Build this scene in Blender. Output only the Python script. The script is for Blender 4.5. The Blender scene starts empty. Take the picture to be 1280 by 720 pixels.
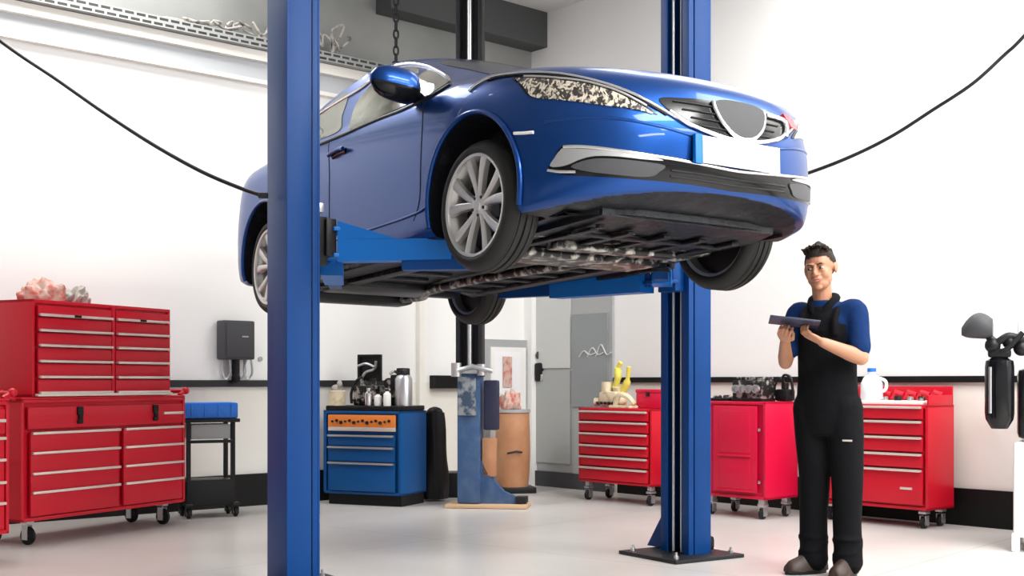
import bpy, bmesh, math, random
from mathutils import Vector, Matrix, Euler
from mathutils.bvhtree import BVHTree
from mathutils.geometry import delaunay_2d_cdt, intersect_point_tri_2d
PI = math.pi
scn = bpy.context.scene
COL = scn.collection
rnd = random.Random(7)

# ------------------------------------------------------------------ materials
def mat(name, col, rough=0.5, metal=0.0, coat=0.0, spec=0.5, emit=None, noise=None, bump=None, alpha=None, trans=0.0):
    m = bpy.data.materials.new(name); m.use_nodes = True
    nt = m.node_tree; b = nt.nodes['Principled BSDF']
    b.inputs['Base Color'].default_value = (*col, 1)
    b.inputs['Roughness'].default_value = rough
    b.inputs['Metallic'].default_value = metal
    b.inputs['Coat Weight'].default_value = coat
    b.inputs['Coat Roughness'].default_value = 0.03
    b.inputs['Specular IOR Level'].default_value = spec
    b.inputs['Transmission Weight'].default_value = trans
    if emit: b.inputs['Emission Color'].default_value = (*emit[0], 1); b.inputs['Emission Strength'].default_value = emit[1]
    tc = nt.nodes.new('ShaderNodeTexCoord')
    if noise:   # (scale, second colour, low, high)
        n = nt.nodes.new('ShaderNodeTexNoise'); n.inputs['Scale'].default_value = noise[0]; n.inputs['Detail'].default_value = 6
        r = nt.nodes.new('ShaderNodeValToRGB')
        r.color_ramp.elements[0].position = noise[2]; r.color_ramp.elements[0].color = (*col, 1)
        r.color_ramp.elements[1].position = noise[3]; r.color_ramp.elements[1].color = (*noise[1], 1)
        nt.links.new(tc.outputs['Object'], n.inputs['Vector']); nt.links.new(n.outputs['Fac'], r.inputs['Fac'])
        nt.links.new(r.outputs['Color'], b.inputs['Base Color'])
    if bump:    # (scale, strength)
        n2 = nt.nodes.new('ShaderNodeTexNoise'); n2.inputs['Scale'].default_value = bump[0]; n2.inputs['Detail'].default_value = 5
        bp = nt.nodes.new('ShaderNodeBump'); bp.inputs['Strength'].default_value = bump[1]; bp.inputs['Distance'].default_value = 0.01
        nt.links.new(tc.outputs['Object'], n2.inputs['Vector']); nt.links.new(n2.outputs['Fac'], bp.inputs['Height'])
        nt.links.new(bp.outputs['Normal'], b.inputs['Normal'])
    return m

M = {}
M['car_paint'] = mat('car_paint', (0.0005, 0.043, 0.21), 0.34, 0.72, 0.28, 0.4)
M['lift_blue'] = mat('lift_blue', (0.0005, 0.042, 0.185), 0.42, 0.0, 0.0, 0.2)
M['arm_blue'] = mat('arm_blue', (0.001, 0.12, 0.44), 0.42, 0.0, 0.0, 0.3)
M['cab_blue'] = mat('cabinet_blue', (0.002, 0.068, 0.235), 0.4, 0.0, 0.0, 0.3)
M['old_blue'] = mat('worn_blue', (0.035, 0.085, 0.20), 0.5, 0.1, 0.0, noise=(9, (0.075, 0.13, 0.23), .45, .75))
M['mottled'] = mat('mottled_grey_blue', (0.05, 0.08, 0.13), 0.5, 0.3, 0.0, noise=(14, (0.30, 0.32, 0.34), .46, .60))
M['red'] = mat('cabinet_red', (0.54, 0.003, 0.018), 0.42, 0.0, 0.1, 0.35)
M['pinkred'] = mat('cabinet_crimson', (0.58, 0.003, 0.040), 0.42, 0.0, 0.1, 0.35)
M['red_side'] = M['red']
M['red_dark'] = mat('red_groove', (0.16, 0.002, 0.006), 0.5)
M['alu'] = mat('aluminium_trim', (0.74, 0.68, 0.62), 0.32, 0.55)
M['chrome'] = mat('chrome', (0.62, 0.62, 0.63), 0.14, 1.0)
M['steel'] = mat('brushed_steel', (0.55, 0.55, 0.56), 0.35, 0.9)
M['rim'] = mat('alloy_rim', (0.52, 0.505, 0.49), 0.33, 0.7)
M['black'] = mat('black_plastic', (0.007, 0.007, 0.008), 0.4, spec=.25)
M['gloss_black'] = mat('gloss_black', (0.004, 0.004, 0.005), 0.16, 0.0, 0.0, .3)
M['rubber'] = mat('tyre_rubber', (0.014, 0.0135, 0.0125), 0.6, spec=.3, bump=(60, .15))
M['tread'] = mat('tyre_tread', (0.05, 0.047, 0.045), 0.75)
M['dark'] = mat('dark_metal', (0.016, 0.016, 0.019), 0.45, 0.4)
M['under'] = mat('undertray', (0.005, 0.0055, 0.008), 0.42, 0.0, spec=.22, noise=(9, (0.028, 0.03, 0.036), .55, .75), bump=(16, .9))
M['grease'] = mat('greasy_metal', (0.02, 0.02, 0.02), 0.35, 0.6, noise=(18, (0.42, 0.40, 0.37), .50, .62))
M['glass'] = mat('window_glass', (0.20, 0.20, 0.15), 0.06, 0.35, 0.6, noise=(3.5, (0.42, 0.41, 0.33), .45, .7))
M['dark_glass'] = mat('dark_glass', (0.006, 0.008, 0.016), 0.2, 0.0, 0.0, 0.12)
M['badge'] = mat('blank_badge', (0.055, 0.055, 0.058), 0.6, spec=.2)
M['plate'] = mat('plate_white', (0.86, 0.86, 0.87), 0.35)
M['redlens'] = mat('red_lens', (0.55, 0.01, 0.03), 0.15, 0, 0.6)
M['white'] = mat('white_plastic', (0.82, 0.81, 0.78), 0.4)
M['grey'] = mat('grey_plastic', (0.055, 0.055, 0.06), 0.55, spec=.3)
M['midgrey'] = mat('mid_grey', (0.36, 0.37, 0.37), 0.5)
M['orange'] = mat('orange_plastic', (0.72, 0.20, 0.03), 0.5)
M['tan'] = mat('tan_wood', (0.42, 0.19, 0.09), 0.6, noise=(5, (0.50, 0.25, 0.13), .4, .7))
M['cardboard'] = mat('pale_wood', (0.56, 0.38, 0.22), 0.7)
M['bright_blue'] = mat('bright_blue_cloth', (0.005, 0.15, 0.62), 0.45, bump=(20, .6))
M['navy'] = mat('navy_cloth', (0.003, 0.020, 0.085), 0.9, spec=.15, bump=(14, .8))
M['blackcloth'] = mat('black_cloth', (0.0035, 0.0035, 0.0045), 0.9, spec=.12, bump=(9, 1.0))
M['navyblack'] = mat('tablet_case', (0.014, 0.016, 0.045), 0.5)
M['skin'] = mat('skin', (0.38, 0.175, 0.098), 0.5, bump=(60, .08))
M['lip'] = mat('lips', (0.42, 0.15, 0.12), 0.5)
M['hair'] = mat('hair', (0.016, 0.010, 0.007), 0.7, spec=.2, bump=(90, .8))
M['eye'] = mat('eye_white', (0.36, 0.33, 0.30), 0.3)
M['boot'] = mat('brown_leather', (0.028, 0.013, 0.009), 0.55, bump=(40, .3))
M['yellow'] = mat('yellow_part', (0.70, 0.62, 0.10), 0.45)
M['cream'] = mat('cream_part', (0.70, 0.60, 0.42), 0.5, noise=(14, (0.45, 0.33, 0.18), .5, .7))
M['rag'] = mat('stained_rag', (0.60, 0.42, 0.36), 0.9, noise=(14, (0.55, 0.16, 0.12), .48, .62))
M['greyrag'] = mat('grey_rag', (0.40, 0.37, 0.34), 0.9, noise=(14, (0.12, 0.12, 0.11), .5, .65))
M['jug'] = mat('translucent_jug', (0.80, 0.83, 0.86), 0.25, 0, 0.2)
def lens_mat():
    m = bpy.data.materials.new('headlamp_reflector'); m.use_nodes = True; nt = m.node_tree; b = nt.nodes['Principled BSDF']
    tc = nt.nodes.new('ShaderNodeTexCoord'); mp = nt.nodes.new('ShaderNodeMapping'); mp.inputs['Scale'].default_value = (1, 1, .7)
    v = nt.nodes.new('ShaderNodeTexNoise'); v.inputs['Scale'].default_value = 42; v.inputs['Detail'].default_value = 5; v.inputs['Distortion'].default_value = 1.2
    r = nt.nodes.new('ShaderNodeValToRGB'); e = r.color_ramp.elements
    e[0].position = .47; e[0].color = (.015, .013, .01, 1); e[1].position = .56; e[1].color = (.62, .55, .45, 1)
    nt.links.new(tc.outputs['Object'], mp.inputs['Vector']); nt.links.new(mp.outputs['Vector'], v.inputs['Vector']); nt.links.new(v.outputs['Fac'], r.inputs['Fac'])
    nt.links.new(r.outputs['Color'], b.inputs['Base Color']); b.inputs['Roughness'].default_value = .25; b.inputs['Metallic'].default_value = .2
    b.inputs['Coat Weight'].default_value = 1; return m
M['lamp'] = lens_mat()

# ------------------------------------------------------------------ mesh collector
def smooth_by_angle(me, deg=38):
    bm = bmesh.new(); bm.from_mesh(me)
    lim = math.radians(deg)
    for f in bm.faces: f.smooth = True
    for e in bm.edges:
        if len(e.link_faces) == 2:
            e.smooth = e.calc_face_angle(0) < lim
    bm.to_mesh(me); bm.free()

class MB:
    def __init__(s): s.bm = bmesh.new(); s.xf = Matrix.Identity(4)
    def add(s, verts, faces, mi=0):
        vs = [s.bm.verts.new(s.xf @ Vector(v)) for v in verts]
        for f in faces:
            try:
                fc = s.bm.faces.new([vs[i] for i in f]); fc.material_index = mi
            except ValueError: pass
        return s
    def box(s, c, d, rot=None, bev=0.0, mi=0):
        b = bmesh.new(); bmesh.ops.create_cube(b, size=1.0)
        for v in b.verts: v.co = Vector((v.co.x*d[0], v.co.y*d[1], v.co.z*d[2]))
        if bev > 0:
            bmesh.ops.bevel(b, geom=b.edges[:], offset=min(bev, min(d)*.45), segments=2, affect='EDGES', profile=.6)
        R = Matrix.Translation(Vector(c)) @ (Euler(rot).to_matrix().to_4x4() if rot is not None else Matrix.Identity(4))
        b.verts.index_update()
        s.add([R @ v.co for v in b.verts], [[v.index for v in f.verts] for f in b.faces], mi); b.free(); return s
    def tube(s, pts, r, n=10, mi=0, cap=True, flat=1.0, up=None):
        pts = [Vector(p) for p in pts]; R = r if isinstance(r, (list, tuple)) else [r]*len(pts)
        vs = []; fs = []; prev = None
        for i, p in enumerate(pts):
            d = (pts[min(i+1, len(pts)-1)] - pts[max(i-1, 0)])
            d = d.normalized() if d.length > 1e-9 else Vector((0, 0, 1))
            if prev is None:
                a = Vector(up) if up is not None else (Vector((0, 0, 1)) if abs(d.z) < .9 else Vector((1, 0, 0)))
                u = d.cross(a).normalized()
            else:
                u = (prev - d*prev.dot(d)); u = u.normalized() if u.length > 1e-6 else prev
            prev = u; w = d.cross(u)
            for k in range(n):
                t = 2*PI*k/n
                vs.append(p + u*math.cos(t)*R[i] + w*math.sin(t)*R[i]*flat)
        for i in range(len(pts)-1):
            for k in range(n):
                fs.append((i*n+k, i*n+(k+1) % n, (i+1)*n+(k+1) % n, (i+1)*n+k))
        if cap: fs.append(tuple(range(n-1, -1, -1))); fs.append(tuple((len(pts)-1)*n+k for k in range(n)))
        return s.add(vs, fs, mi)
    def cyl(s, a, b, r, n=20, mi=0): return s.tube([a, b], r, n, mi)
    def lathe(s, prof, o=(0, 0, 0), axis=(0, 0, 1), n=32, mi=0, closed=False):
        ax = Vector(axis).normalized(); a = Vector((0, 0, 1)) if abs(ax.z) < .9 else Vector((1, 0, 0))
        u = ax.cross(a).normalized(); w = ax.cross(u); o = Vector(o); vs = []; fs = []
        for (r, h) in prof:
            for k in range(n):
                t = 2*PI*k/n; vs.append(o + ax*h + u*math.cos(t)*r + w*math.sin(t)*r)
        m = len(prof)
        for i in range(m if closed else m-1):
            j = (i+1) % m
            for k in range(n): fs.append((i*n+k, i*n+(k+1) % n, j*n+(k+1) % n, j*n+k))
        if not closed:
            if prof[0][0] > 1e-5: fs.append(tuple(range(n-1, -1, -1)))
            if prof[-1][0] > 1e-5: fs.append(tuple((m-1)*n+k for k in range(n)))
        return s.add(vs, fs, mi)
    def prism(s, poly, a, b, mi=0):
        # poly: list of 3D points; extruded by vector b from offset a
        a = Vector(a); b = Vector(b); n = len(poly)
        vs = [Vector(p)+a for p in poly] + [Vector(p)+a+b for p in poly]
        fs = [tuple(range(n-1, -1, -1)), tuple(range(n, 2*n))] + [(i, (i+1) % n, n+(i+1) % n, n+i) for i in range(n)]
        return s.add(vs, fs, mi)
    def loft(s, rings, mi=0, cap=True):
        n = len(rings[0]); vs = [p for r in rings for p in r]; fs = []
        for i in range(len(rings)-1):
            for k in range(n): fs.append((i*n+k, i*n+(k+1) % n, (i+1)*n+(k+1) % n, (i+1)*n+k))
        if cap: fs.append(tuple(range(n-1, -1, -1))); fs.append(tuple((len(rings)-1)*n+k for k in range(n)))
        return s.add(vs, fs, mi)
    def blob(s, c, r, mi=0, n=10, jit=0.0):
        b = bmesh.new(); bmesh.ops.create_uvsphere(b, u_segments=n+4, v_segments=n, radius=1)
        b.verts.index_update()
        rr = r if isinstance(r, (tuple, list)) else (r, r, r)
        vs = [Vector(c) + Vector((v.co.x*rr[0], v.co.y*rr[1], v.co.z*rr[2]))*(1+rnd.uniform(-jit, jit)) for v in b.verts]
        s.add(vs, [[v.index for v in f.verts] for f in b.faces], mi); b.free(); return s
    def build(s, name, m, parent=None, deg=38, recalc=True):
        if recalc: bmesh.ops.recalc_face_normals(s.bm, faces=s.bm.faces[:])
        me = bpy.data.meshes.new(name); s.bm.to_mesh(me); s.bm.free()
        for x in (m if isinstance(m, (list, tuple)) else [m]): me.materials.append(M[x] if isinstance(x, str) else x)
        smooth_by_angle(me, deg)
        o = bpy.data.objects.new(name, me); COL.objects.link(o)
        if parent is not None: o.parent = parent
        return o

def thing(name, label, cat, loc=(0, 0, 0), rz=0.0, group=None):
    o = bpy.data.objects.new(name, None); COL.objects.link(o); o.empty_display_size = .1
    o.location = loc; o.rotation_euler = (0, 0, rz)
    return tag(o, label, cat, group)
def tag(o, label, cat, group=None):
    o['label'] = label; o['category'] = cat
    if group: o['group'] = group
    return o
def struct(o): o['kind'] = 'structure'; return o
def copy_tree(o, parent=None):
    c = o.copy(); COL.objects.link(c); c.parent = parent
    for ch in list(o.children): copy_tree(ch, c)
    return c
def catmull(P, n=8, closed=False):
    P = [Vector(p) for p in P]; out = []; N = len(P)
    for i in range(N if closed else N-1):
        g = lambda k: P[k % N] if closed else P[max(0, min(N-1, k))]
        a, b, c, d = g(i-1), g(i), g(i+1), g(i+2)
        for j in range(n):
            t = j/n
            out.append(.5*((2*b) + (c-a)*t + (2*a-5*b+4*c-d)*t*t + (3*b-a-3*c+d)*t*t*t))
    if not closed: out.append(P[-1])
    return out

# ------------------------------------------------------------------ camera
FPX = 1510.0; HZ = 478.0; CAMH = 1.10
cam = bpy.data.cameras.new('camera'); camo = bpy.data.objects.new('camera', cam); COL.objects.link(camo)
camo.location = (0, 0, CAMH); camo.rotation_euler = (PI/2, 0, 0)
cam.sensor_width = 36; cam.lens = FPX/1280*36; cam.shift_y = (HZ-360)/1280; cam.clip_end = 200
scn.camera = camo
def at(px, py, D):
    return Vector(((px-640)/FPX*D, D, CAMH + (HZ-py)/FPX*D))
def fl(px, py):
    "point on the floor seen at that pixel"
    D = FPX*CAMH/(py-HZ); return Vector(((px-640)/FPX*D, D, 0))
# ------------------------------------------------------------------ room
WA = Vector((-2.22, 10.88, 0)); WD = Vector((.7501, .6613, 0)).normalized()      # left wall
CORNER = WA + WD*3.24; WR = Vector((WD.y, -WD.x, 0))                # right wall runs towards the camera
NL = Vector((WD.y, -WD.x, 0)); NR = -WD                                           # into the room
LA = math.atan2(WD.y, WD.x); RA = math.atan2(WR.y, WR.x)
CEIL = 5.03
def wallmat(name, col, board=0.16, strength=.25, two=None):
    m = bpy.data.materials.new(name); m.use_nodes = True; nt = m.node_tree; b = nt.nodes['Principled BSDF']
    b.inputs['Base Color'].default_value = (*col, 1); b.inputs['Roughness'].default_value = .6
    tc = nt.nodes.new('ShaderNodeTexCoord'); w = nt.nodes.new('ShaderNodeTexWave'); w.bands_direction = 'Z'; w.wave_profile = 'SAW'
    w.inputs['Scale'].default_value = .314/board
    bp = nt.nodes.new('ShaderNodeBump'); bp.inputs['Strength'].default_value = strength; bp.inputs['Distance'].default_value = .02
    nt.links.new(tc.outputs['Object'], w.inputs['Vector']); nt.links.new(w.outputs['Fac'], bp.inputs['Height']); nt.links.new(bp.outputs['Normal'], b.inputs['Normal'])
    return m
M['wall'] = wallmat('white_boarded_wall', (.86, .855, .835))
M['wall_low'] = mat('cream_lower_wall', (.80, .77, .70), .55, noise=(1.2, (.84, .82, .77), .4, .7))
M['wall_grey'] = mat('grey_upper_wall', (.22, .225, .215), .6, noise=(.8, (.32, .325, .31), .4, .7))
M['bulk'] = mat('dark_bulkhead', (.06, .065, .065), .6)
M['base'] = mat('black_baseboard', (.006, .006, .006), .45, spec=.2)
M['bandgrey'] = mat('pale_blue_band', (.48, .50, .52), .5)
M['ceil'] = mat('ceiling_paint', (.62, .62, .61), .7)
def floormat():
    m = bpy.data.materials.new('sealed_concrete_floor'); m.use_nodes = True; nt = m.node_tree; b = nt.nodes['Principled BSDF']
    tc = nt.nodes.new('ShaderNodeTexCoord'); n = nt.nodes.new('ShaderNodeTexNoise'); n.inputs['Scale'].default_value = .9; n.inputs['Detail'].default_value = 8
    r = nt.nodes.new('ShaderNodeValToRGB'); e = r.color_ramp.elements
    e[0].position = .3; e[0].color = (.50, .475, .455, 1); e[1].position = .7; e[1].color = (.60, .58, .56, 1)
    mp = nt.nodes.new('ShaderNodeMapping'); mp.inputs['Rotation'].default_value = (0, 0, LA)
    br = nt.nodes.new('ShaderNodeTexBrick'); br.offset = 0; br.inputs['Scale'].default_value = 1; br.inputs['Brick Width'].default_value = 3.0; br.inputs['Row Height'].default_value = 3.0
    br.inputs['Mortar Size'].default_value = .006; br.inputs['Color1'].default_value = (1, 1, 1, 1); br.inputs['Color2'].default_value = (1, 1, 1, 1); br.inputs['Mortar'].default_value = (.72, .7, .68, 1)
    mx = nt.nodes.new('ShaderNodeMix'); mx.data_type = 'RGBA'; mx.blend_type = 'MULTIPLY'; mx.inputs[0].default_value = 1
    nt.links.new(tc.outputs['Object'], n.inputs['Vector']); nt.links.new(n.outputs['Fac'], r.inputs['Fac'])
    nt.links.new(tc.outputs['Object'], mp.inputs['Vector']); nt.links.new(mp.outputs['Vector'], br.inputs['Vector'])
    nt.links.new(r.outputs['Color'], mx.inputs[6]); nt.links.new(br.outputs['Color'], mx.inputs[7]); nt.links.new(mx.outputs[2], b.inputs['Base Color'])
    b.inputs['Roughness'].default_value = .28; b.inputs['Specular IOR Level'].default_value = .45
    return m
M['floor'] = floormat()
def traymat():
    m = bpy.data.materials.new('perforated_tray'); m.use_nodes = True; nt = m.node_tree; b = nt.nodes['Principled BSDF']
    tc = nt.nodes.new('ShaderNodeTexCoord'); mp = nt.nodes.new('ShaderNodeMapping'); mp.inputs['Rotation'].default_value = (PI/2, 0, 0)
    br = nt.nodes.new('ShaderNodeTexBrick'); br.inputs['Scale'].default_value = 1; br.inputs['Brick Width'].default_value = .10; br.inputs['Row Height'].default_value = .045
    br.inputs['Mortar Size'].default_value = .012; br.inputs['Color1'].default_value = (.01, .01, .01, 1); br.inputs['Color2'].default_value = (.03, .03, .03, 1); br.inputs['Mortar'].default_value = (.30, .31, .30, 1)
    nt.links.new(tc.outputs['Object'], mp.inputs['Vector']); nt.links.new(mp.outputs['Vector'], br.inputs['Vector']); nt.links.new(br.outputs['Color'], b.inputs['Base Color']); return m
M['tray'] = traymat()
def lw(t, z, out=0.0): return WA + WD*t + NL*out + Vector((0, 0, z))
def rw(t, z, out=0.0): return CORNER + WR*t + NR*out + Vector((0, 0, z))
TC = (CORNER-WA).length
def slab(f, t0, t1, z0, z1, o0, o1, name, m, parent=None):
    b = MB(); P = [f(t0, z0, o0), f(t1, z0, o0), f(t1, z1, o0), f(t0, z1, o0)]; Q = [f(t0, z0, o1), f(t1, z0, o1), f(t1, z1, o1), f(t0, z1, o1)]
    b.add(P+Q, [(0, 1, 2, 3), (4, 7, 6, 5), (0, 4, 5, 1), (1, 5, 6, 2), (2, 6, 7, 3), (3, 7, 4, 0)])
    return b.build(name, m, parent)
struct(MB().box((0, 6, -.05), (46, 46, .1)).build('floor', 'floor'))
struct(slab(lw, -20, TC+.2, 1.1, 3.9, -.2, 0, 'wall_left', 'wall'))
struct(slab(lw, -20, TC+.2, 0, 1.1, -.2, 0, 'wall_left', 'wall_low'))
struct(slab(lw, -20, TC+.2, 3.9, CEIL, -.2, 0, 'wall_left', 'wall_grey'))
struct(slab(rw, 0, 22, 1.1, CEIL, -.2, 0, 'wall_right', 'wall'))
struct(slab(rw, 0, 22, 0, 1.1, -.2, 0, 'wall_right', 'wall_low'))
# rails and baseboards
struct(slab(lw, -20, TC-1.75, 1.06, 1.12, 0, .035, 'trim_1', 'dark'))
struct(slab(rw, 1.25, 22, 1.10, 1.15, 0, .035, 'trim_2', 'base'))
struct(slab(lw, -20, TC-1.75, 0, .285, 0, .03, 'baseboard_left', 'base'))
struct(slab(rw, 1.3, 22, 0, .285, 0, .03, 'baseboard_right', 'base'))
# the stepped band under the grey upper wall
struct(slab(lw, -20, TC, 3.80, 3.96, 0, .04, 'trim_3', 'bandgrey'))
struct(slab(lw, -20, TC, 3.96, 4.05, 0, .10, 'trim_4', 'wall_low'))
struct(slab(lw, -20, TC, 3.765, 3.80, 0, .07, 'trim_5', 'wall_low'))
# ------------------------------------------------------------------ car
# local frame: x forward, y to the car's left, z up from the ground plane under its wheels
CAR_M = Matrix.Translation((-0.186, 7.526, 1.619)) @ Matrix.Rotation(math.radians(-56.8), 4, 'Z') @ Matrix.Rotation(math.radians(-1.9), 4, 'Y') @ Matrix.Rotation(math.radians(-.85), 4, 'X')
#      xf    zf    xr     zr    W    zsf   zsr   qf   p    q
RINGS = [
 (1.80, .20, -1.85, .24, .70, .185, .20, .90, 4.8, 2.3),
 (2.04, .235, -2.08, .26, .85, .185, .21, .98, 4.8, 2.3),
 (2.165, .275, -2.18, .31, .885, .205, .24, 1.05, 4.8, 2.3),
 (2.21, .30, -2.215, .34, .895, .235, .27, 1.08, 4.6, 2.3),
 (2.245, .36, -2.25, .42, .898, .33, .36, 1.12, 4.4, 2.3),
 (2.262, .45, -2.265, .52, .90, .45, .48, 1.16, 4.2, 2.3),
 (2.268, .55, -2.27, .61, .902, .57, .60, 1.18, 4.0, 2.3),
 (2.255, .64, -2.265, .73, .902, .67, .71, 1.18, 3.8, 2.3),
 (2.228, .735, -2.255, .84, .898, .77, .83, 1.18, 3.6, 2.3),
 (2.185, .80, -2.24, .93, .890, .84, .92, 1.18, 3.4, 2.3),
 (2.11, .852, -2.22, 1.00, .876, .895, .97, 1.16, 3.2, 2.3),
 (2.01, .885, -2.18, 1.06, .860, .93, 1.0, 1.10, 3.0, 2.3),
 (1.84, .93, -2.08, 1.10, .838, .96, 1.02, 1.0, 3.0, 2.3),
 (1.60, .98, -1.95, 1.115, .822, .985, 1.04, .85, 3.0, 2.4),
 (1.34, 1.02, -1.82, 1.13, .805, 1.01, 1.065, .62, 3.0, 2.5),
 (1.12, 1.075, -1.66, 1.18, .782, 1.06, 1.115, .58, 3.0, 2.6),
 (.82, 1.195, -1.42, 1.28, .735, 1.17, 1.21, .58, 3.0, 2.6),
 (.50, 1.325, -1.16, 1.39, .68, 1.295, 1.32, .58, 3.0, 2.6),
 (.26, 1.41, -.85, 1.45, .625, 1.38, 1.395, .56, 2.8, 2.5),
 (.06, 1.462, -.66, 1.48, .57, 1.435, 1.44, .52, 2.6, 2.4),
 (-.10, 1.488, -.52, 1.492, .46, 1.472, 1.472, .20, 2.4, 2.2),
 (-.20, 1.50, -.42, 1.50, .25, 1.495, 1.495, .12, 2.2, 2.0),
]
def ring_pts(r, nq=26, nm=34):
    xf, zf, xr, zr, W, zsf, zsr, qf, p, q = r
    xm = xf-qf; qr = min(qf*.8, .75); xn = xr+qr
    if xn > xm-.02: mid = (xm+xn)/2; xm, xn = mid+.01, mid-.01
    out = []
    for i in range(nq):                     # front centre to front side
        th = PI/2*(1-i/nq); t = math.sin(th)**(2/p); y = W*math.cos(th)**(2/q)
        w = 1-t**2.2
        out.append((xm+(xf-xm)*t, y, zf+(zsf-zf)*min(1, (y/W)**2.0*.6+w*.4)))
    for i in range(nm+1):
        k = i/nm; out.append((xm+(xn-xm)*k, W, zsf+(zsr-zsf)*k))
    for i in range(1, nq+1):
        th = PI/2*(i/nq); t = math.sin(th)**(2/p); y = W*max(0, math.cos(th))**(2/q)
        out.append((xn+(xr-xn)*t, y if i < nq else 0.0, zr+(zsr-zr)*min(1, (y/W)**2.0)))
    return [Vector(v) for v in out]
def body_mesh():
    # rings interpolated smoothly from the sill to the roof
    dense = []; S = 7; N = len(RINGS)
    for i in range(N-1):
        g = lambda k: RINGS[max(0, min(N-1, k))]
        for j in range(S):
            t = j/S
            dense.append([.5*((2*b)+(c-a)*t+(2*a-5*b+4*c-d)*t*t+(3*b-a-3*c+d)*t**3) for a, b, c, d in zip(g(i-1), g(i), g(i+1), g(i+2))])
    dense.append(list(RINGS[-1]))
    rows = [ring_pts(r) for r in dense]
    n = len(rows[0]); vs = []; fs = []
    full = 2*n-2
    for r in rows:
        vs += r + [Vector((p.x, -p.y, p.z)) for p in reversed(r[1:-1])]
    for i in range(len(rows)-1):
        for k in range(full):
            fs.append((i*full+k, i*full+(k+1) % full, (i+1)*full+(k+1) % full, (i+1)*full+k))
    def capring(base):      # close a ring with strips across the car
        f = []
        for k in range(n-1):
            a, b = base+k, base+k+1
            c = base+(full-k-1) % full if k+1 < n-1 else base+n-1
            d = base+(full-k) % full
            q = [a, b, c, d]; q2 = []
            for x in q:
                if x not in q2: q2.append(x)
            if len(q2) >= 3: f.append(tuple(q2))
        return f
    fs += capring(0) + capring((len(rows)-1)*full)
    return vs, fs
BV, BF = body_mesh()
BVH = BVHTree.FromPolygons(BV, BF)
def dense2(P, closed=True, n=5): return catmull(P, n, closed)
def mirp(P): return [(p[0], -p[1], p[2]) for p in P]
def on_body(p, d, off):
    h = BVH.ray_cast(Vector(p)-Vector(d)*1.5, Vector(d))
    if h[0] is None: h = BVH.find_nearest(Vector(p))
    return h[0]+h[1]*off, h[1]
def fix_n(n, d): return n if n.dot(Vector(d)) < 0 else -n
def patch(name, P, d, off, m, parent, sm=5, step=.028, skirt=.012, deg=50):
    "a panel whose outline P is laid on the body, looking along d; it has a turned-in edge"
    d = Vector(d).normalized(); u = d.cross(Vector((0, 0, 1))).normalized(); v = u.cross(d)
    C = dense2(P, True, sm) if sm else [Vector(p) for p in P]
    D2 = []
    for p in C:
        q = (p.dot(u), p.dot(v))
        if not D2 or (Vector(q)-Vector(D2[-1])).length > .004: D2.append(q)
    if (Vector(D2[0])-Vector(D2[-1])).length < .004: D2.pop()
    nb = len(D2); pts = [Vector(q) for q in D2]
    x0 = min(q[0] for q in D2); x1 = max(q[0] for q in D2); y0 = min(q[1] for q in D2); y1 = max(q[1] for q in D2)
    def inside(x, y):
        c = False; j = nb-1
        for i in range(nb):
            a, b = D2[i], D2[j]
            if (a[1] > y) != (b[1] > y) and x < (b[0]-a[0])*(y-a[1])/(b[1]-a[1])+a[0]: c = not c
            j = i
        return c
    x = x0
    while x < x1:
        y = y0
        while y < y1:
            if inside(x, y) and min((Vector((x, y))-Vector(q)).length for q in D2) > step*.35: pts.append(Vector((x, y)))
            y += step
        x += step
    res = delaunay_2d_cdt(pts, [(i, (i+1) % nb) for i in range(nb)], [], 1, 1e-5)
    base = C[0]; k0 = base.dot(d)
    V = []; N = []
    for q in res[0]:
        p = u*q.x + v*q.y + d*k0
        h = BVH.ray_cast(p-d*2.5, d)
        if h[0] is None:
            h = BVH.find_nearest(p)
        n = fix_n(h[1], d); V.append(h[0]+n*off); N.append(n)
    F = [list(f) for f in res[2]]
    cnt = {}
    for f in F:
        for i in range(len(f)):
            a, b = f[i], f[(i+1) % len(f)]; cnt[(a, b)] = 1
    bd = [(a, b) for (a, b) in cnt if (b, a) not in cnt]
    idx = {}
    for a, b in bd:
        for k in (a, b):
            if k not in idx: idx[k] = len(V); V.append(V[k]-N[k]*(off+skirt))
    for a, b in bd: F.append([b, a, idx[a], idx[b]])
    mb = MB(); mb.add(V, F); return mb.build(name, m, parent, deg)
def line_on_body(name, P, d, r, m, parent, off=0.0, n=8, flat=1.0, taper=False):
    C = catmull(P, n); Q = []; NN = []
    for p in C:
        q, nn = on_body(p, d, 0); nn = fix_n(nn, d); Q.append(q+nn*off)
    R = [r*(.35+.65*math.sin(PI*min(1, max(0, i/(len(Q)-1))))) if taper else r for i in range(len(Q))]
    return MB().tube(Q, R, 6, flat=flat).build(name, m, parent, 80)

car = thing('car', 'metallic blue saloon car raised on the two-post lift, nose turned to the viewer', 'car')
car.matrix_world = CAR_M
AX = 1.335; WZ = .295; WR_ = .325
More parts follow.
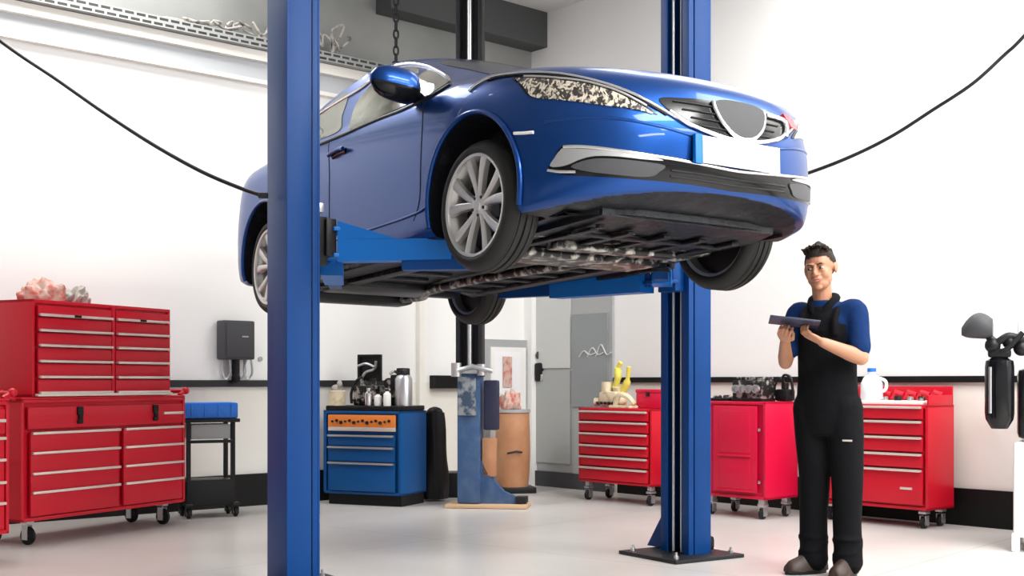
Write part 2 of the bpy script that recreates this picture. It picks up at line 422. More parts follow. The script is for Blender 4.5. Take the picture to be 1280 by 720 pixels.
# body with wheel arches cut out
def make_body():
    me = bpy.data.meshes.new('body'); me.from_pydata(BV, [], BF); me.materials.append(M['car_paint']); me.materials.append(M['under'])
    full = len(ring_pts(RINGS[0]))*2-2
    for p in me.polygons:
        p.use_smooth = True
        c = p.center; w_ = max(0, 1-(c.y/.78)**2) if c.x > 1.2 else 0
        if p.index//full < 7*(1.35+1.25*w_) and not (c.x < -1.72 and p.index//full >= 2): p.material_index = 1
    o = bpy.data.objects.new('body', me); COL.objects.link(o)
    cuts = []
    for sx in (1, -1):
        for sy in (1, -1):
            b = MB(); r = .400 if sx > 0 else .392
            b.lathe([(r, .0), (r, .30), (r-.03, .34)], o=(sx*AX, sy*1.02, .335), axis=(0, -sy, 0), n=72)
            c = b.build('cutter', 'under'); cuts.append(c)
            md = o.modifiers.new('arch', 'BOOLEAN'); md.operation = 'DIFFERENCE'; md.object = c; md.solver = 'EXACT'; md.material_mode = 'TRANSFER'
    dg = bpy.context.evaluated_depsgraph_get(); dg.update()
    nm = bpy.data.meshes.new_from_object(o.evaluated_get(dg), depsgraph=dg); nm.name = 'body'
    o.modifiers.clear(); o.data = nm
    for c in cuts: bpy.data.objects.remove(c)
    smooth_by_angle(nm, 40)
    o.parent = car
    return o
body = make_body()
TR = {
  'headlight': [(1.614, -0.827, 0.866), (1.698, -0.81, 0.85), (1.809, -0.777, 0.826), (1.885, -0.744, 0.806), (1.951, -0.706, 0.789), (2.008, -0.665, 0.77), (2.052, -0.628, 0.75), (2.09, -0.589, 0.73), (2.123, -0.55, 0.706), (2.149, -0.516, 0.682), (2.177, -0.47, 0.652), (2.202, -0.425, 0.616), (2.187, -0.464, 0.624), (2.166, -0.507, 0.633), (2.142, -0.552, 0.642), (2.108, -0.603, 0.649), (2.069, -0.651, 0.66), (2.026, -0.695, 0.673), (1.976, -0.735, 0.686), (1.92, -0.771, 0.699), (1.849, -0.806, 0.716), (1.774, -0.833, 0.737), (1.731, -0.838, 0.773), (1.688, -0.836, 0.814)],
  'grille': [(2.189, -0.404, 0.696), (2.207, -0.343, 0.693), (2.223, -0.27, 0.691), (2.233, -0.191, 0.694), (2.237, -0.076, 0.706), (2.235, 0.028, 0.715), (2.229, 0.137, 0.72), (2.217, 0.244, 0.721), (2.2, 0.337, 0.718), (2.206, 0.352, 0.687), (2.226, 0.325, 0.632), (2.248, 0.254, 0.587), (2.262, 0.154, 0.556), (2.268, 0.045, 0.538), (2.268, -0.046, 0.541), (2.263, -0.152, 0.549), (2.253, -0.24, 0.564), (2.24, -0.301, 0.588), (2.221, -0.356, 0.622)],
  'badge': [(2.238, -0.116, 0.698), (2.237, -0.051, 0.707), (2.236, 0.027, 0.713), (2.233, 0.108, 0.716), (2.228, 0.181, 0.713), (2.241, 0.188, 0.665), (2.255, 0.173, 0.606), (2.263, 0.128, 0.574), (2.267, 0.077, 0.553), (2.268, -0.001, 0.549), (2.266, -0.064, 0.569), (2.259, -0.097, 0.612), (2.248, -0.112, 0.657)],
  'farlamp': [(2.195, 0.359, 0.718), (2.176, 0.418, 0.722), (2.156, 0.483, 0.707), (2.158, 0.502, 0.673), (2.185, 0.468, 0.627), (2.209, 0.414, 0.604), (2.224, 0.36, 0.606), (2.217, 0.347, 0.653)],
  'intake': [(1.898, -0.816, 0.376), (1.92, -0.804, 0.421), (1.947, -0.787, 0.471), (1.972, -0.77, 0.479), (2.009, -0.742, 0.477), (2.123, -0.613, 0.454), (2.216, -0.392, 0.428), (2.252, -0.149, 0.409), (2.252, 0.11, 0.395), (2.225, 0.333, 0.391), (2.167, 0.526, 0.401), (2.1, 0.612, 0.295), (2.158, 0.472, 0.297), (2.184, 0.362, 0.298), (2.204, 0.181, 0.299), (2.21, -0.002, 0.301), (2.211, -0.236, 0.314), (2.161, -0.497, 0.319), (2.048, -0.701, 0.329), (1.948, -0.789, 0.348)],
  'foglamp': [(1.91, -0.811, 0.389), (1.93, -0.798, 0.427), (1.95, -0.785, 0.454), (1.969, -0.772, 0.463), (2.062, -0.693, 0.449), (2.145, -0.575, 0.434), (2.193, -0.467, 0.42), (2.21, -0.406, 0.405), (2.176, -0.508, 0.407), (2.126, -0.607, 0.416), (2.074, -0.679, 0.419), (2.031, -0.724, 0.409), (1.986, -0.763, 0.388), (1.948, -0.789, 0.381)],
  'fogcover': [(1.992, -0.758, 0.376), (2.031, -0.724, 0.398), (2.074, -0.679, 0.408), (2.126, -0.606, 0.405), (2.175, -0.508, 0.397), (2.21, -0.397, 0.385), (2.197, -0.42, 0.355), (2.183, -0.45, 0.336), (2.158, -0.518, 0.331), (2.101, -0.634, 0.34), (2.048, -0.705, 0.352)],
  'strip': [(1.963, -0.776, 0.471), (2.023, -0.731, 0.467), (2.123, -0.613, 0.445), (2.177, -0.509, 0.431), (2.215, -0.392, 0.419), (2.251, -0.148, 0.4), (2.25, 0.111, 0.387), (2.223, 0.335, 0.381), (2.161, 0.539, 0.392)],
  'strip2': [(1.898, -0.816, 0.371), (1.948, -0.789, 0.359), (2.009, -0.744, 0.353)],
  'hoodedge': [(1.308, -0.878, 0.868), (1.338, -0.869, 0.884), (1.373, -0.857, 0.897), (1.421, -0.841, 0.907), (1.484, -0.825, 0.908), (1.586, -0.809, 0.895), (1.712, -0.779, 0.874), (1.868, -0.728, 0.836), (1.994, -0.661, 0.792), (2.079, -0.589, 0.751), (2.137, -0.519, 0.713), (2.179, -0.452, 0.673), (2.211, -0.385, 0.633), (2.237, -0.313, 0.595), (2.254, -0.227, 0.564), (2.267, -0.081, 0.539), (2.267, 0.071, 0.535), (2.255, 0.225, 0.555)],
  'hoodfront': [(2.066, -0.555, 0.799), (2.127, -0.465, 0.779), (2.184, -0.322, 0.761), (2.217, -0.157, 0.746), (2.23, 0.008, 0.731), (2.228, 0.165, 0.717), (2.203, 0.324, 0.719)],
  'marker': [(1.7, -0.872, 0.575), (1.766, -0.858, 0.56), (1.821, -0.842, 0.547)],
  'g_quarter': [(0.491, -0.681, 1.197), (0.518, -0.66, 1.202), (0.616, -0.675, 1.164), (0.802, -0.727, 1.079), (0.941, -0.788, 1.012), (0.886, -0.824, 0.98), (0.771, -0.828, 0.976), (0.605, -0.785, 1.052), (0.509, -0.753, 1.12), (0.497, -0.715, 1.167)],
  'g_front': [(0.401, -0.662, 1.236), (0.261, -0.643, 1.288), (0.148, -0.651, 1.309), (0.036, -0.667, 1.311), (-0.097, -0.685, 1.287), (-0.203, -0.707, 1.246), (-0.248, -0.739, 1.178), (-0.22, -0.79, 1.066), (-0.128, -0.845, 0.979), (0.064, -0.844, 0.974), (0.31, -0.84, 0.972), (0.526, -0.837, 0.97), (0.609, -0.822, 0.988), (0.471, -0.752, 1.125), (0.433, -0.716, 1.181)],
  'g_rear': [(-0.539, -0.67, 1.331), (-0.709, -0.691, 1.298), (-0.856, -0.71, 1.263), (-1.144, -0.739, 1.189), (-1.38, -0.783, 1.097), (-1.264, -0.819, 1.043), (-1.053, -0.822, 1.034), (-0.602, -0.823, 1.02), (-0.325, -0.821, 1.016), (-0.406, -0.761, 1.136), (-0.441, -0.706, 1.257)],
  'windowline': [(0.984, -0.798, 0.998), (0.763, -0.699, 1.106), (0.56, -0.648, 1.196), (0.395, -0.617, 1.266), (0.203, -0.601, 1.329), (0.07, -0.61, 1.354), (-0.008, -0.634, 1.351), (-0.147, -0.665, 1.322), (-0.281, -0.688, 1.289), (-0.568, -0.701, 1.272), (-0.84, -0.716, 1.248), (-1.149, -0.745, 1.181), (-1.462, -0.777, 1.088)],
  'beltline': [(1.03, -0.82, 0.975), (0.92, -0.844, 0.952), (0.811, -0.85, 0.946), (0.586, -0.861, 0.937), (0.323, -0.859, 0.949), (0.071, -0.861, 0.954), (-0.119, -0.865, 0.953), (-0.507, -0.866, 0.963), (-0.95, -0.865, 0.978), (-1.365, -0.836, 1.022)],
  'mirrorbase': [(0.516, -0.787, 1.051)],
  'handle': [(-0.077, -0.895, 0.831), (-0.265, -0.896, 0.828), (-0.413, -0.898, 0.812)],
  'doorfront': [(0.873, -0.87, 0.912), (0.881, -0.894, 0.814), (0.868, -0.902, 0.689), (0.858, -0.902, 0.543), (0.851, -0.898, 0.346)],
  'sillcrease': [(0.841, -0.898, 0.322), (0.654, -0.898, 0.32), (0.42, -0.898, 0.319), (0.119, -0.898, 0.32)],
  'wheelpt': [(1.356, -0.896, 0.3)],
  'nosemid': [(2.262, 0.029, 0.45)],
}

S_ = (0, 1, 0)      # projection towards the car's right-hand side as seen from outside
F_ = (-1, 0, 0)
for sy in (-1, 1):
    mp = (lambda P: P) if sy < 0 else mirp
    side = (0, 1, 0) if sy < 0 else (0, -1, 0)
    diag = (-.75, .66, 0) if sy < 0 else (-.75, -.66, 0)
    hl = patch('headlight', mp(TR['headlight']), diag, .004, 'gloss_black', car, 3)
    inn = [Vector(p) for p in mp(TR['headlight'])]
    cc = sum(inn, Vector())/len(inn)
    patch('reflector', [cc+(p-cc)*.93-Vector((0, 0, .006)) for p in inn], diag, .007, 'lamp', hl, 3)
    if sy < 0:
        line_on_body('lamp_brow', [TR['headlight'][i] for i in range(1, 11)], diag, .006, 'steel', hl, .008)
    patch('side_window', mp(TR['g_quarter']), side, .004, 'glass', car, 3)
    patch('side_window', mp(TR['g_front']), side, .004, 'glass', car, 3)
    patch('side_window', mp(TR['g_rear']), side, .004, 'glass', car, 3)
    line_on_body('window_trim', mp(TR['windowline']), side, .012, 'chrome', car, .004)
    line_on_body('window_trim', mp(TR['beltline']), side, .010, 'black', car, .003)
    line_on_body('sill_crease', mp([(.93, -.9, .36), (.80, -.9, .335), (.4, -.9, .325), (-.2, -.9, .325), (-.8, -.9, .34)]), side, .007, 'car_paint', car, .002)
    if False: line_on_body('body_crease', mp([(.80, -.9, .60), (.2, -.9, .62), (-.5, -.9, .66), (-1.1, -.9, .70), (-1.7, -.88, .74), (-2.0, -.8, .76)]), side, .006, 'car_paint', car, .001)
    line_on_body('door_seam', mp([(.82, -.87, .93), (.86, -.9, .80), (.85, -.9, .6), (.83, -.9, .40), (.76, -.9, .30)]), side, .0035, 'black', car, .0)
    line_on_body('door_seam', mp([(-.36, -.87, .95), (-.30, -.9, .80), (-.29, -.9, .6), (-.31, -.9, .30)]), side, .0035, 'black', car, .0)
    line_on_body('door_seam', mp([(-1.28, -.87, .97), (-1.12, -.9, .80), (-.95, -.9, .62), (-.86, -.9, .42), (-.82, -.9, .30)]), side, .0035, 'black', car, .0)
    line_on_body('side_marker', mp([(1.70, -.87, .575), (1.76, -.86, .566), (1.815, -.84, .56)]), diag, .008, 'white', car, .004)
    for hx in (-.16, -1.0):
        h = line_on_body('door_handle', mp([(hx+.10, -.9, .842), (hx+.05, -.9, .848), (hx-.05, -.9, .846), (hx-.10, -.9, .838)]), side, .013, 'car_paint', car, .028)
        line_on_body('handle_recess', mp([(hx+.09, -.9, .838), (hx, -.9, .842), (hx-.09, -.9, .836)]), side, .020, 'gloss_black', h, -.004)
    # bumper lamps and covers at the corners of the lower intake
    patch('fog_lamp', mp(TR['foglamp']), diag, .012, 'steel', car, 3)
    patch('bumper_cover', mp(TR['fogcover']), diag, .010, 'grey', car, 3)
    line_on_body('chrome_blade', mp([(1.898, -.816, .371), (1.948, -.79, .359), (2.01, -.744, .353)]), diag, .008, 'chrome', car, .008)
    # raised lip round each arch
    for sx in (1, -1):
        r = .400 if sx > 0 else .392; pts = []
        for i in range(33):
            a = math.radians(-14 + 208*i/32); x = sx*AX+math.cos(a)*(r+.012); z = .335+math.sin(a)*(r+.012)
            if z < .235: continue
            q, nn = on_body((x, sy*.9, z), side, 0); pts.append(q+fix_n(nn, side)*.004)
        MB().tube(pts, .017, 8, flat=.8).build('arch_lip', 'car_paint', car, 80)
    # highlight on the bonnet edge that sweeps from the screen round the lamp to the grille
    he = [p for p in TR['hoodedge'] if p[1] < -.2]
    line_on_body('bonnet_highlight', mp(he), diag, .013, 'chrome', car, .002, flat=.7)  # light reflected along the edge, shaped as a raised chrome strip
    line_on_body('bonnet_seam', mp([(p[0], p[1]+.004, p[2]-.017) for p in he[3:-2]]), diag, .005, 'gloss_black', car, .004)
    # mirror
    mb = MB(); rings = []
    for i in range(11):
        t = -1+2*i/10; k = max(.05, (1-abs(t)**3.2))**.42
        rings.append([Vector((.055*k*math.copysign(abs(math.cos(a))**.75, math.cos(a))*(1.25 if math.cos(a) > 0 else .8)*(1-.12*t), t*.125, .078*k*(1-.10*t)*math.copysign(abs(math.sin(a))**.75, math.sin(a))+.012*t)) for a in [2*PI*j/24 for j in range(24)]])
    mb.loft(rings)
    mir = mb.build('mirror_housing', 'car_paint', car, 60)
    base = Vector((.72, sy*.985, 1.03))
    mir.location = base; mir.rotation_euler = (0, 0, 0)
    if sy > 0: mir.location = (.55, .93, 1.07); mir.rotation_euler = (0, 0, math.radians(76)); mir.scale = (1, -1, 1)
    else: mir.scale = (1.15, -1.15, 1.12)
    mb = MB(); rings = []
    for i in range(11):
        t = -1+2*i/10; k = max(.05, (1-abs(t)**3.2))**.42
        rings.append([Vector((.057*k*math.copysign(abs(math.cos(a))**.75, math.cos(a))*(1.25 if math.cos(a) > 0 else .8)*(1-.12*t), t*.124, (.080*k*(1-.10*t)*math.copysign(abs(math.sin(a))**.75, math.sin(a)) if math.sin(a) < 0 else -.018*k)+.012*t-.002)) for a in [2*PI*j/24 for j in range(24)]])
    mb.loft(rings); mb.build('mirror_base', 'gloss_black', mir, 60)
    MB().tube([(-.01, -.10 if sy < 0 else -.10, -.03), (-.04, -.16, -.045), (-.05, -.21, -.055)], [.03, .028, .035], 8).build('mirror_arm', 'gloss_black', mir)
# front
def both(P): return P + [(p[0], -p[1], p[2]) for p in reversed(P)]
gr = patch('grille', both([(2.235, -.02, .716), (2.23, -.16, .714), (2.21, -.30, .706), (2.185, -.405, .694), (2.21, -.37, .640), (2.235, -.30, .592), (2.25, -.22, .560), (2.262, -.12, .543), (2.268, -.02, .537)]), F_, .004, 'gloss_black', car, 4)
for zz in (.685, .650, .615, .580):
    w_ = .36-(.70-zz)*1.15
    line_on_body('grille_bar', [(2.2, -w_, zz), (2.24, -w_*.5, zz-.004), (2.25, 0, zz-.006), (2.24, w_*.5, zz-.004), (2.2, w_, zz)], F_, .004, 'black', gr, .007)
bd = both([(2.238, -.03, .722), (2.238, -.10, .718), (2.241, -.155, .70), (2.25, -.150, .655), (2.258, -.125, .605), (2.266, -.085, .567), (2.268, -.03, .552)])
bd = [(p[0], p[1]+.035, p[2]) for p in bd]
bg = patch('badge', bd, F_, .020, 'badge', car, 5)
line_on_body('badge_surround', [(2.24, -.128, .706), (2.245, -.125, .67), (2.255, -.10, .615), (2.262, -.06, .575), (2.266, -.02, .552), (2.268, .03, .543), (2.266, .09, .552), (2.262, .13, .575), (2.255, .17, .615), (2.245, .195, .67), (2.24, .198, .706)], F_, .011, 'chrome', bg, .012)
line_on_body('grille_trim', [(2.21, -.37, .634), (2.235, -.30, .588), (2.254, -.22, .562), (2.266, -.10, .540), (2.268, 0, .533), (2.266, .10, .540), (2.254, .22, .562), (2.235, .30, .588), (2.21, .37, .634)], F_, .012, 'chrome', car, .008)
line_on_body('grille_trim', [(2.236, .215, .69), (2.225, .28, .690), (2.20, .36, .688)], F_, .012, 'chrome', gr, .012)
line_on_body('grille_trim', [(2.20, .365, .685), (2.21, .37, .65), (2.225, .345, .60)], F_, .016, 'chrome', gr, .010)
patch('indicator_lens', [(2.19, .375, .728), (2.176, .43, .722), (2.156, .483, .707), (2.158, .49, .675), (2.18, .45, .665), (2.20, .40, .69)], F_, .014, 'redlens', car, 3)
ik = patch('lower_intake', both([(2.268, -.02, .402), (2.252, -.15, .410), (2.216, -.392, .428), (2.123, -.613, .454), (2.009, -.742, .477), (1.972, -.77, .480), (1.945, -.787, .468), (1.92, -.804, .421), (1.898, -.816, .376), (1.948, -.789, .348), (2.048, -.701, .331), (2.161, -.497, .319), (2.211, -.236, .314), (2.21, -.02, .308)]), F_, .003, 'gloss_black', car, 3)
for zz in (.370, .345):
    line_on_body('intake_bar', [(2.2, -.36, zz-.004), (2.22, -.2, zz-.008), (2.25, 0, zz-.012), (2.22, .2, zz-.008), (2.2, .36, zz-.004)], F_, .005, 'black', ik, .006)
line_on_body('bumper_trim', [(1.963, -.776, .471), (2.02, -.731, .466), (2.123, -.613, .445), (2.177, -.509, .431), (2.215, -.392, .419), (2.251, -.148, .402), (2.26, 0, .396), (2.251, .148, .402), (2.215, .392, .419), (2.123, .613, .445), (1.963, .776, .471)], F_, .009, 'chrome', car, .008)
line_on_body('bumper_crease', [(1.90, -.82, .60), (2.02, -.73, .60), (2.123, -.613, .593), (2.2, -.42, .560), (2.25, -.2, .520), (2.262, 0, .505), (2.25, .2, .520), (2.2, .42, .560), (2.02, .73, .60), (1.9, .82, .60)], F_, .008, 'car_paint', car, -.002)
nose = BVH.ray_cast(Vector((3, .02, .46)), Vector((-1, 0, 0)))[0].x
pl = MB().box((nose+.014, .02, .468), (.012, .49, .125), bev=.004).build('number_plate', 'plate', car)
MB().box((nose+.006, -.245, .468), (.022, .045, .135), bev=.003).build('plate_bracket', 'arm_blue', car)
# windscreen laid on the greenhouse
patch('windscreen', [(1.10, -.50, 1.06), (1.18, 0, 1.06), (1.10, .50, 1.06), (.80, .55, 1.22), (.40, .50, 1.38), (.35, 0, 1.40), (.40, -.50, 1.38), (.80, -.55, 1.22)], (-.6, 0, -.8), .003, 'dark_glass', car, 4, .06)
# rear lamps
for sy in (-1, 1):
    P = [(-2.20, -.55, .93), (-2.1, -.72, .93), (-1.98, -.84, .92), (-1.97, -.85, .82), (-2.1, -.77, .80), (-2.2, -.6, .80)]
    patch('tail_lamp', P if sy < 0 else mirp(P), (.8, -sy*.6, 0), .004, 'redlens', car, 3)
# wheels
def wheel(sx, sy):
    o = bpy.data.objects.new('wheel', None); COL.objects.link(o); o.parent = car
    W2 = .098
    b = MB(); R = WR_
    prof = [(.252, W2-.012), (.258, W2-.002), (.275, W2+.004), (.297, W2-.004), (.312, W2-.022), (.321, W2-.040)]
    tread = [(R, W2-.058), (R, .048), (R-.009, .046), (R-.009, .036), (R, .034), (R, .006), (R-.009, .004), (R-.009, -.006), (R, -.008), (R, -.034), (R-.009, -.036), (R-.009, -.046), (R, -.048), (R, -W2+.058)]
    tail = [(r, -h) for r, h in reversed(prof)]
    b.lathe(prof+tread+tail, axis=(0, 1, 0), n=64, closed=False)
    b.bm.faces.ensure_lookup_table()
    for f in [f for f in b.bm.faces if len(f.verts) > 4]: b.bm.faces.remove(f)
    t = b.build('tyre', ['rubber'], o, 40)
    b = MB()
    b.lathe([(.256, W2-.004), (.258, W2-.012), (.250, W2-.03), (.235, W2-.05), (.225, 0), (.235, -W2+.02), (.255, -W2+.01), (.262, -W2+.02), (.245, W2-.05), (.262, W2-.02)], axis=(0, -1, 0), n=64, closed=True)
    # lip ring
    b.lathe([(.236, W2-.018), (.240, W2-.004), (.254, W2-.001), (.257, W2-.012), (.250, W2-.022)], axis=(0, -1, 0), n=64, closed=True)
    rm = b.build('rim', 'rim', o, 40)
    b = MB()
    for k in range(5):
        for s in (-1, 1):
            a0 = 2*PI*k/5 + s*.17 + PI/2; a1 = 2*PI*k/5 + s*.30 + PI/2
            rings = []
            for j in range(7):
                u = j/6; r = .045+(.243-.045)*u; a = a0+(a1-a0)*u; wd = .014+.011*u; dp = W2-.030+.018*u**.8
                c = Vector((math.cos(a)*r, 0, math.sin(a)*r)); tn = Vector((-math.sin(a), 0, math.cos(a)))
                y = -dp
                rings.append([c+tn*wd*1.15+Vector((0, y+.03, 0)), c+tn*wd+Vector((0, y+.004, 0)), c+tn*wd*.6+Vector((0, y, 0)), c-tn*wd*.6+Vector((0, y, 0)), c-tn*wd+Vector((0, y+.004, 0)), c-tn*wd*1.15+Vector((0, y+.03, 0))])
            b.loft(rings)
    b.build('spokes', 'rim', rm, 35)
    b = MB().lathe([(.0, W2-.018), (.026, W2-.019), (.030, W2-.026), (.058, W2-.030), (.066, W2-.045), (.066, .02)], axis=(0, -1, 0), n=32)
    b.build('hub_cap', 'rim', rm, 35)
    for k in range(5):
        a = 2*PI*(k+.5)/5+PI/2; MB().cyl((math.cos(a)*.047, -(W2-.034), math.sin(a)*.047), (math.cos(a)*.047, -(W2-.026), math.sin(a)*.047), .009, 8).build('lug_nut', 'black', rm)
    MB().lathe([(.07, .02), (.145, .02), (.145, .0), (.06, 0)], axis=(0, -1, 0), n=40, closed=True).build('brake_disc', 'dark', o)
    MB().box((.115, -.012, .0), (.07, .07, .15), bev=.012).build('brake_caliper', 'dark', o)
    b = MB().lathe([(.23, -.02), (.08, -.03), (.0, -.035)], axis=(0, -1, 0), n=40); b.build('dust_shield', 'black', o)
    o.location = (sx*AX, sy*.782, WZ)
    o.rotation_euler = (0, 0, (0 if sy < 0 else PI) + (math.radians(2.5) if sx > 0 else 0))
    return o
for sx in (1, -1):
    for sy in (1, -1): wheel(sx, sy)
# underside
def plan(xa, xb, w, n=14, z=0.0):
    return [(x, y, z) for x, y in ([(xa, -w*.8), (xa+.15, -w), (xb-.25, -w), (xb-.05, -w*.8), (xb, -w*.5), (xb, w*.5), (xb-.05, w*.8), (xb-.25, w), (xa+.15, w), (xa, w*.8)])]
b = MB(); b.prism(plan(1.72, 1.98, .70, z=.195), (0, 0, 0), (0, 0, .03))
b.prism([(.95, -.60, .150), (1.75, -.60, .165), (1.95, -.55, .185), (1.95, .55, .185), (1.75, .60, .165), (.95, .60, .150)], (0, 0, 0), (0, 0, .04))
for i in range(5):
    y = -.46+.23*i; b.box((1.42, y, .152), (.70, .05, .02), bev=.008)
for x in (1.08, 1.62): b.box((x, 0, .150), (.04, 1.0, .018), bev=.005)
for i in range(14): b.cyl((rnd.uniform(1.0, 1.85), rnd.uniform(-.5, .5), .165), (0, 0, 0) if False else (rnd.uniform(1.0, 1.0001), 0, .165), .0001, 4) if False else b.lathe([(0, -.022), (.022, -.02), (.024, 0)], o=(rnd.uniform(1.0, 1.85), rnd.uniform(-.52, .52), .165), n=8)
b.build('undertray', 'under', car)
b = MB(); b.prism([(-1.0, -.74, .165), (.90, -.74, .165), (.92, -.66, .165), (.92, .66, .165), (.90, .74, .165), (-1.0, .74, .165)], (0, 0, 0), (0, 0, .04))
for sy in (-1, 1):
    b.box((0, sy*.52, .155), (1.7, .10, .04), bev=.012); b.box((0, sy*.80, .170), (1.75, .05, .05), bev=.012)
for i in range(6): b.box((-.75+.3*i, .30, .158), (.05, .32, .025), bev=.008); b.box((-.75+.3*i, -.30, .158), (.05, .32, .025), bev=.008)
b.build('floor_pan', 'under', car)
b = MB(); b.box((1.02, 0, .125), (.30, .92, .05), bev=.02); b.box((1.32, 0, .14), (.10, .80, .045), bev=.015); b.build('front_subframe', 'grease', car)
MB().tube(catmull([(1.30, .10, .135), (.9, .06, .12), (.3, 0, .125), (-.5, 0, .125), (-.9, .10, .13), (-1.3, .30, .15), (-1.7, .35, .17)], 6), .028, 12).build('exhaust_pipe', 'grease', car)
b = MB(); b.box((-1.86, .05, .20), (.24, .85, .13), bev=.05); b.build('muffler', 'black', car)
MB().tube([(-1.95, .30, .19), (-2.1, .32, .20), (-2.2, .32, .21)], .028, 14, cap=False).build('tail_pipe', 'steel', car)
MB().box((-.95, -.2, .165), (.42, .75, .09), bev=.03).build('fuel_tank', 'black', car)
MB().box((-1.335, 0, .19), (.09, 1.15, .07), bev=.02).build('rear_axle_beam', 'dark', car)
for sy in (-1, 1):
    b = MB(); b.tube([(1.02, sy*.40, .15), (1.22, sy*.56, .16), (AX, sy*.68, .19)], [.03, .026, .03], 8); b.tube([(1.42, sy*.38, .17), (AX, sy*.68, .19)], .018, 8); b.build('control_arm', 'grease', car)
    b = MB(); b.cyl((AX, sy*.60, .30), (AX-.02, sy*.56, .62), .035, 12)
    b.build('shock_absorber', 'dark', car)
    b = MB(); b.cyl((AX, sy*.2, WZ), (AX, sy*.69, WZ), .016, 10); b.lathe([(.022, 0), (.045, .02), (.036, .05), (.040, .06), (.022, .10)], o=(AX, sy*.58, WZ), axis=(0, sy, 0), n=14); b.build('drive_shaft', 'grease', car)
    b = MB(); b.tube([(-.85, sy*.56, .16), (-1.1, sy*.60, .17), (-AX, sy*.66, .22)], .028, 8); b.build('trailing_arm', 'dark', car)
    b = MB(); b.cyl((-AX-.05, sy*.56, .22), (-AX-.02, sy*.54, .60), .032, 12); b.build('rear_shock_absorber', 'dark', car)
# ------------------------------------------------------------------ the two-post lift
FW = Vector((math.cos(math.radians(-56.8)), math.sin(math.radians(-56.8)), 0)); LF = Vector((-FW.y, FW.x, 0))
def lift_post(X, Y, flip, label, zc):
    # local: +x along the car's length (towards its nose), +y towards the car
    rz = math.radians(-56.8) if not flip else math.radians(-56.8)
    t = thing('lift_post', label, 'car lift', (X, Y, 0), rz, 'posts of the two-post lift under the car')
    s = -1 if flip else 1     # the opening looks along +y*s
    H = 4.6; w = .135
    b = MB()
    b.box((0, -s*.086, H/2), (2*w, .014, H), bev=.004)
    b.box((w-.007, -s*.022, H/2), (.014, .13, H), bev=.004)
    b.box((-w+.007, -s*.022, H/2), (.014, .13, H), bev=.004)
    b.box((w-.032, s*.086, H/2), (.064, .012, H), bev=.004)
    b.box((-w+.032, s*.086, H/2), (.064, .012, H), bev=.004)
    b.box((w-.009, s*.070, H/2), (.012, .040, H), bev=.003)
    b.box((-w+.009, s*.070, H/2), (.012, .040, H), bev=.003)
    b.build('column', 'lift_blue', t)
    MB().box((0, -s*.060, H/2), (.22, .03, H-.05)).build('inner_channel', 'black', t)
    for x in (w-.016, -w+.016):
        MB().box((x, s*.046, H/2), (.012, .010, H-.02)).build('guide_strip', 'black', t)
    b = MB(); b.cyl((.045, s*.075, .03), (.045, s*.075, H-.2), .007, 8); b.cyl((-.030, s*.075, .03), (-.030, s*.075, H-.2), .009, 8); b.build('lifting_cable', 'steel', t)
    b = MB(); b.box((0, s*.04, .012), (.56, .56, .022), bev=.004); b.build('base_plate', 'dark', t)
    if flip:
        MB().prism([(-w, 0, .022), (-w-.24, 0, .022), (-w, 0, .36)], (0, -.006, 0), (0, .012, 0)).build('gusset', 'lift_blue', t)
        MB().box((.02, -s*.13, .075), (.16, .07, .10), bev=.03).build('rubber_block', 'black', t)
    for bx in (-.21, .21):
        for by in (-.19, .26):
            MB().lathe([(.016, 0), (.016, .02), (.008, .022), (.008, .04)], o=(bx, s*by, .022), n=8).build('anchor_bolt', 'steel', t)
    # carriage
    c = MB(); c.box((0, s*.11, zc), (.17, .10, .26), bev=.01); c.box((0, s*.17, zc+.02), (.22, .06, .20), bev=.01)
    cr = c.build('carriage', 'black' if not flip else 'lift_blue', t)
    b = MB()
    for ax_ in (-.075, .075):
        for dz in (.065, -.075): b.box((ax_, s*.235, zc+dz), (.11, .12, .022), bev=.006)
        b.cyl((ax_, s*.255, zc+.09), (ax_, s*.255, zc-.10), .022, 14)
    b.build('arm_bracket', 'lift_blue' if flip else 'arm_blue', t)
    MB().box((-.03 if flip else .10, s*.10, zc+.17), (.06, .04, .05), bev=.008).build('safety_latch', 'steel', t)
    return t, s
def lift_arm(t, s, a, e, z, h0, h1, w0, w1, gus=None, dz=0.0):
    a = Vector((*a, z)); e = Vector((*e, z)); d = (e-a).normalized(); n = Vector((-d.y, d.x, 0)); L = (e-a).length
    o = MB()
    def sec(p, w, h): return [p+n*w/2+Vector((0, 0, h/2)), p-n*w/2+Vector((0, 0, h/2)), p-n*w/2-Vector((0, 0, h/2)), p+n*w/2-Vector((0, 0, h/2))]
    o.loft([sec(a, w0, h0), sec(a+d*L*(.80 if gus else .6), (w0*.85+w1*.15), h0*.96)])
    arm = o.build('lift_arm', 'arm_blue', t, 20)
    dzv = Vector((0, 0, dz)); MB().loft([sec(a+d*L*.45+dzv, w0*.68, h0*.72), sec(e+dzv, w1, h1)]).build('inner_arm', 'lift_blue', arm, 20)
    if gus:
        q = a+Vector((0, 0, h0/2))
        for k in (-.42, .42):
            MB().prism([q+n*w0*k, q+n*w0*k+d*L*.42, q+n*w0*k+Vector((0, 0, gus))], -n*.006, n*.012).build('stiffener', 'arm_blue', arm)
    MB().lathe([(.055, 0), (.055, .02), (.03, .025), (.03, .045), (.06, .05), (.06, .07)], o=e-d*.03+Vector((0, 0, h1/2-.01+dz-.02)), n=20).build('lift_pad', 'rubber', arm)
    return arm
LP, sL = lift_post(-1.158, 6.40, False, 'blue lift post in front of the rear of the car, base out of view', 1.85)
RP, sR = lift_post(1.105, 7.69, True, 'blue steel lift post on a dark base plate under the car nose, silver cables inside', 1.80)
